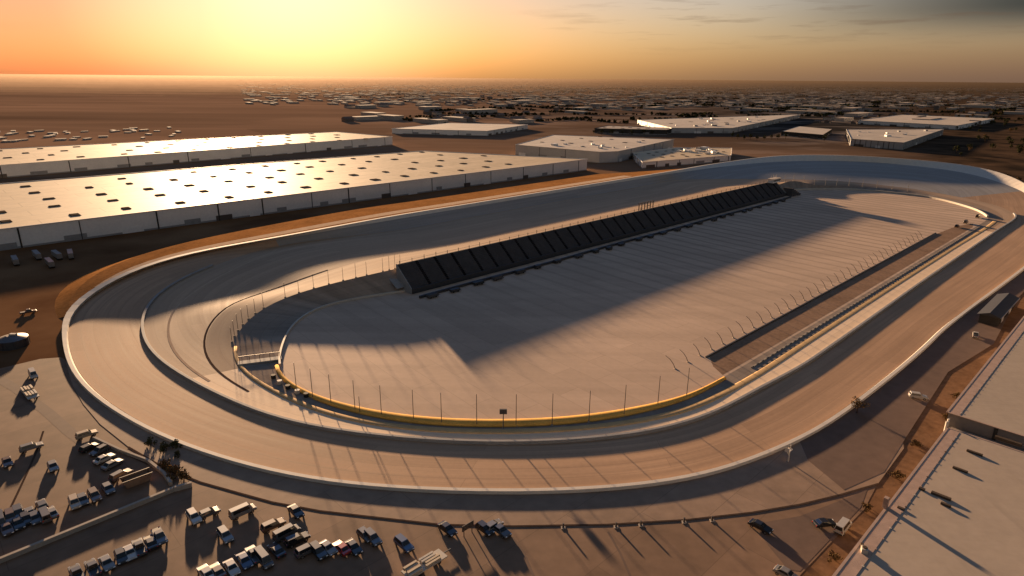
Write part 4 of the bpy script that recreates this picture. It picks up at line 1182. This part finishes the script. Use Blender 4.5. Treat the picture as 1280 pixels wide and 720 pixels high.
def mth(op, a, b):
    m = nd(nt, 'ShaderNodeMath', operation=op)
    for k, v in ((0, a), (1, b)):
        if hasattr(v, 'is_output'): nt.links.new(v, m.inputs[k])
        else: m.inputs[k].default_value = v
    return m.outputs[0]
dt = nd(nt, 'ShaderNodeVectorMath', operation='DOT_PRODUCT'); nt.links.new(gen, dt.inputs[0]); dt.inputs[1].default_value = (math.cos(R(108.5)) * .994, math.sin(R(108.5)) * .994, .10)
ang = mth('ARCCOSINE', dt.outputs['Value'], 0.0)
# warm dusty air near the horizon, blue overhead with added fill for shadows
tint = mixc(nt, mrange(sep.outputs[2], 0.10, 0.31), SKY_LOW, SKY_MID)
c = mixc(nt, 1.0, sky.outputs[0], tint, 'MULTIPLY')
c = mixc(nt, 1.0, c, mixc(nt, mrange(sep.outputs[2], 0.38, 0.75), (0, 0, 0), SKY_TOP), 'ADD')
# the aureole round the sun
dt2 = nd(nt, 'ShaderNodeVectorMath', operation='DOT_PRODUCT'); nt.links.new(gen, dt2.inputs[0]); dt2.inputs[1].default_value = (math.cos(R(119)), math.sin(R(119)), .08)
g = mrange(mth('ARCCOSINE', dt2.outputs['Value'], 0.0), 0.0, AUR_R, 1.0, 0.0)
c = mixc(nt, 1.0, c, mixc(nt, g, (1, 1, 1), AUR_C), 'MULTIPLY')
c = mixc(nt, 1.0, c, mixc(nt, mrange(ang, 0.0, GLOW_R, 1.0, 0.0), (0, 0, 0), GLOW_C), 'ADD')
c = mixc(nt, 1.0, c, mixc(nt, mrange(sep.outputs[2], 0.0, 0.2, 1.0, 0.0), (0, 0, 0), HOR_C), 'ADD')
# a dull cloud bank coming in away from the sun
bank = mth('MULTIPLY', mrange(sep.outputs[2], 0.040, 0.088), mrange(ang, 0.60, 1.02))
c = mixc(nt, mth('MULTIPLY', bank, 0.93), c, BANK_C)
# unseen sky opposite the sun, brightened as added fill
c = mixc(nt, 1.0, c, mixc(nt, mrange(ang, 1.5, 2.3), (0, 0, 0), ANTI_C), 'ADD')
# thin broken cloud
cv = nd(nt, 'ShaderNodeMapping'); cv.inputs['Scale'].default_value = (7, 7, 85); nt.links.new(gen, cv.inputs[0])
cn = noise(nt, cv.outputs[0], 1.0, 6, 0.6)
cm = mth('MULTIPLY', ramp(nt, cn, ((0.53, 0.0), (0.70, 1.0))), mrange(sep.outputs[2], 0.025, 0.07))
cm = mth('MULTIPLY', cm, mrange(ang, 0.25, 0.6))
c = mixc(nt, mth('MULTIPLY', cm, 0.45), c, CLOUD_C)
nt.links.new(c, bg.inputs['Color'])
bg.inputs['Strength'].default_value = SKY_STRENGTH
nt.links.new(bg.outputs[0], out.inputs[0])

# low ground haze over the far plain
hm = bpy.data.materials.new('haze'); hm.use_nodes = True
hn = hm.node_tree; hn.nodes.clear()
ho = nd(hn, 'ShaderNodeOutputMaterial'); hv = nd(hn, 'ShaderNodeVolumeScatter')
hv.inputs['Color'].default_value = (*HAZE_C, 1); hv.inputs['Density'].default_value = HAZE_D; hv.inputs['Anisotropy'].default_value = HAZE_G
ha = nd(hn, 'ShaderNodeVolumeAbsorption'); ha.inputs['Color'].default_value = (0.25, 0.2, 0.15, 1); ha.inputs['Density'].default_value = HAZE_A
hs = nd(hn, 'ShaderNodeAddShader'); hn.links.new(hv.outputs[0], hs.inputs[0]); hn.links.new(ha.outputs[0], hs.inputs[1])
hn.links.new(hs.outputs[0], ho.inputs['Volume'])
MATS['haze'] = hm
struct(MB().box((0, 3200 + 42000, 32), (170000, 84000, 66)).build('haze', 'haze'))

sun = bpy.data.lights.new('sun', 'SUN'); sun.energy = SUN_STRENGTH; sun.angle = R(1.3); sun.color = SUN_COL
so = bpy.data.objects.new('sun', sun); COL.objects.link(so)
so.rotation_euler = SUN_DIR.to_track_quat('Z', 'Y').to_euler()
so.location = SUN_DIR * 500

# ------------------------------------------------------------------ camera
cam = bpy.data.cameras.new('camera'); co = bpy.data.objects.new('camera', cam); COL.objects.link(co)
cam.sensor_fit = 'HORIZONTAL'; cam.sensor_width = 36; cam.lens = 36 * F_PX / 1280
cam.clip_start = 1; cam.clip_end = 400000
# image axes in the world
right = Vector((CR, SR * SP, SR * CP)); up = Vector((-SR, CR * SP, CR * CP)); fwd = Vector((0, CP, -SP))
m = Matrix((right, up, -fwd)).transposed().to_4x4()
m.translation = Vector((0, 0, H))
co.matrix_world = m
S.camera = co
S.view_settings.view_transform = 'Standard'; S.view_settings.look = 'None'; S.view_settings.exposure = 0; S.view_settings.gamma = 1
S.cycles.use_denoising = True
S.cycles.max_bounces = 6
S.cycles.sample_clamp_indirect = 4
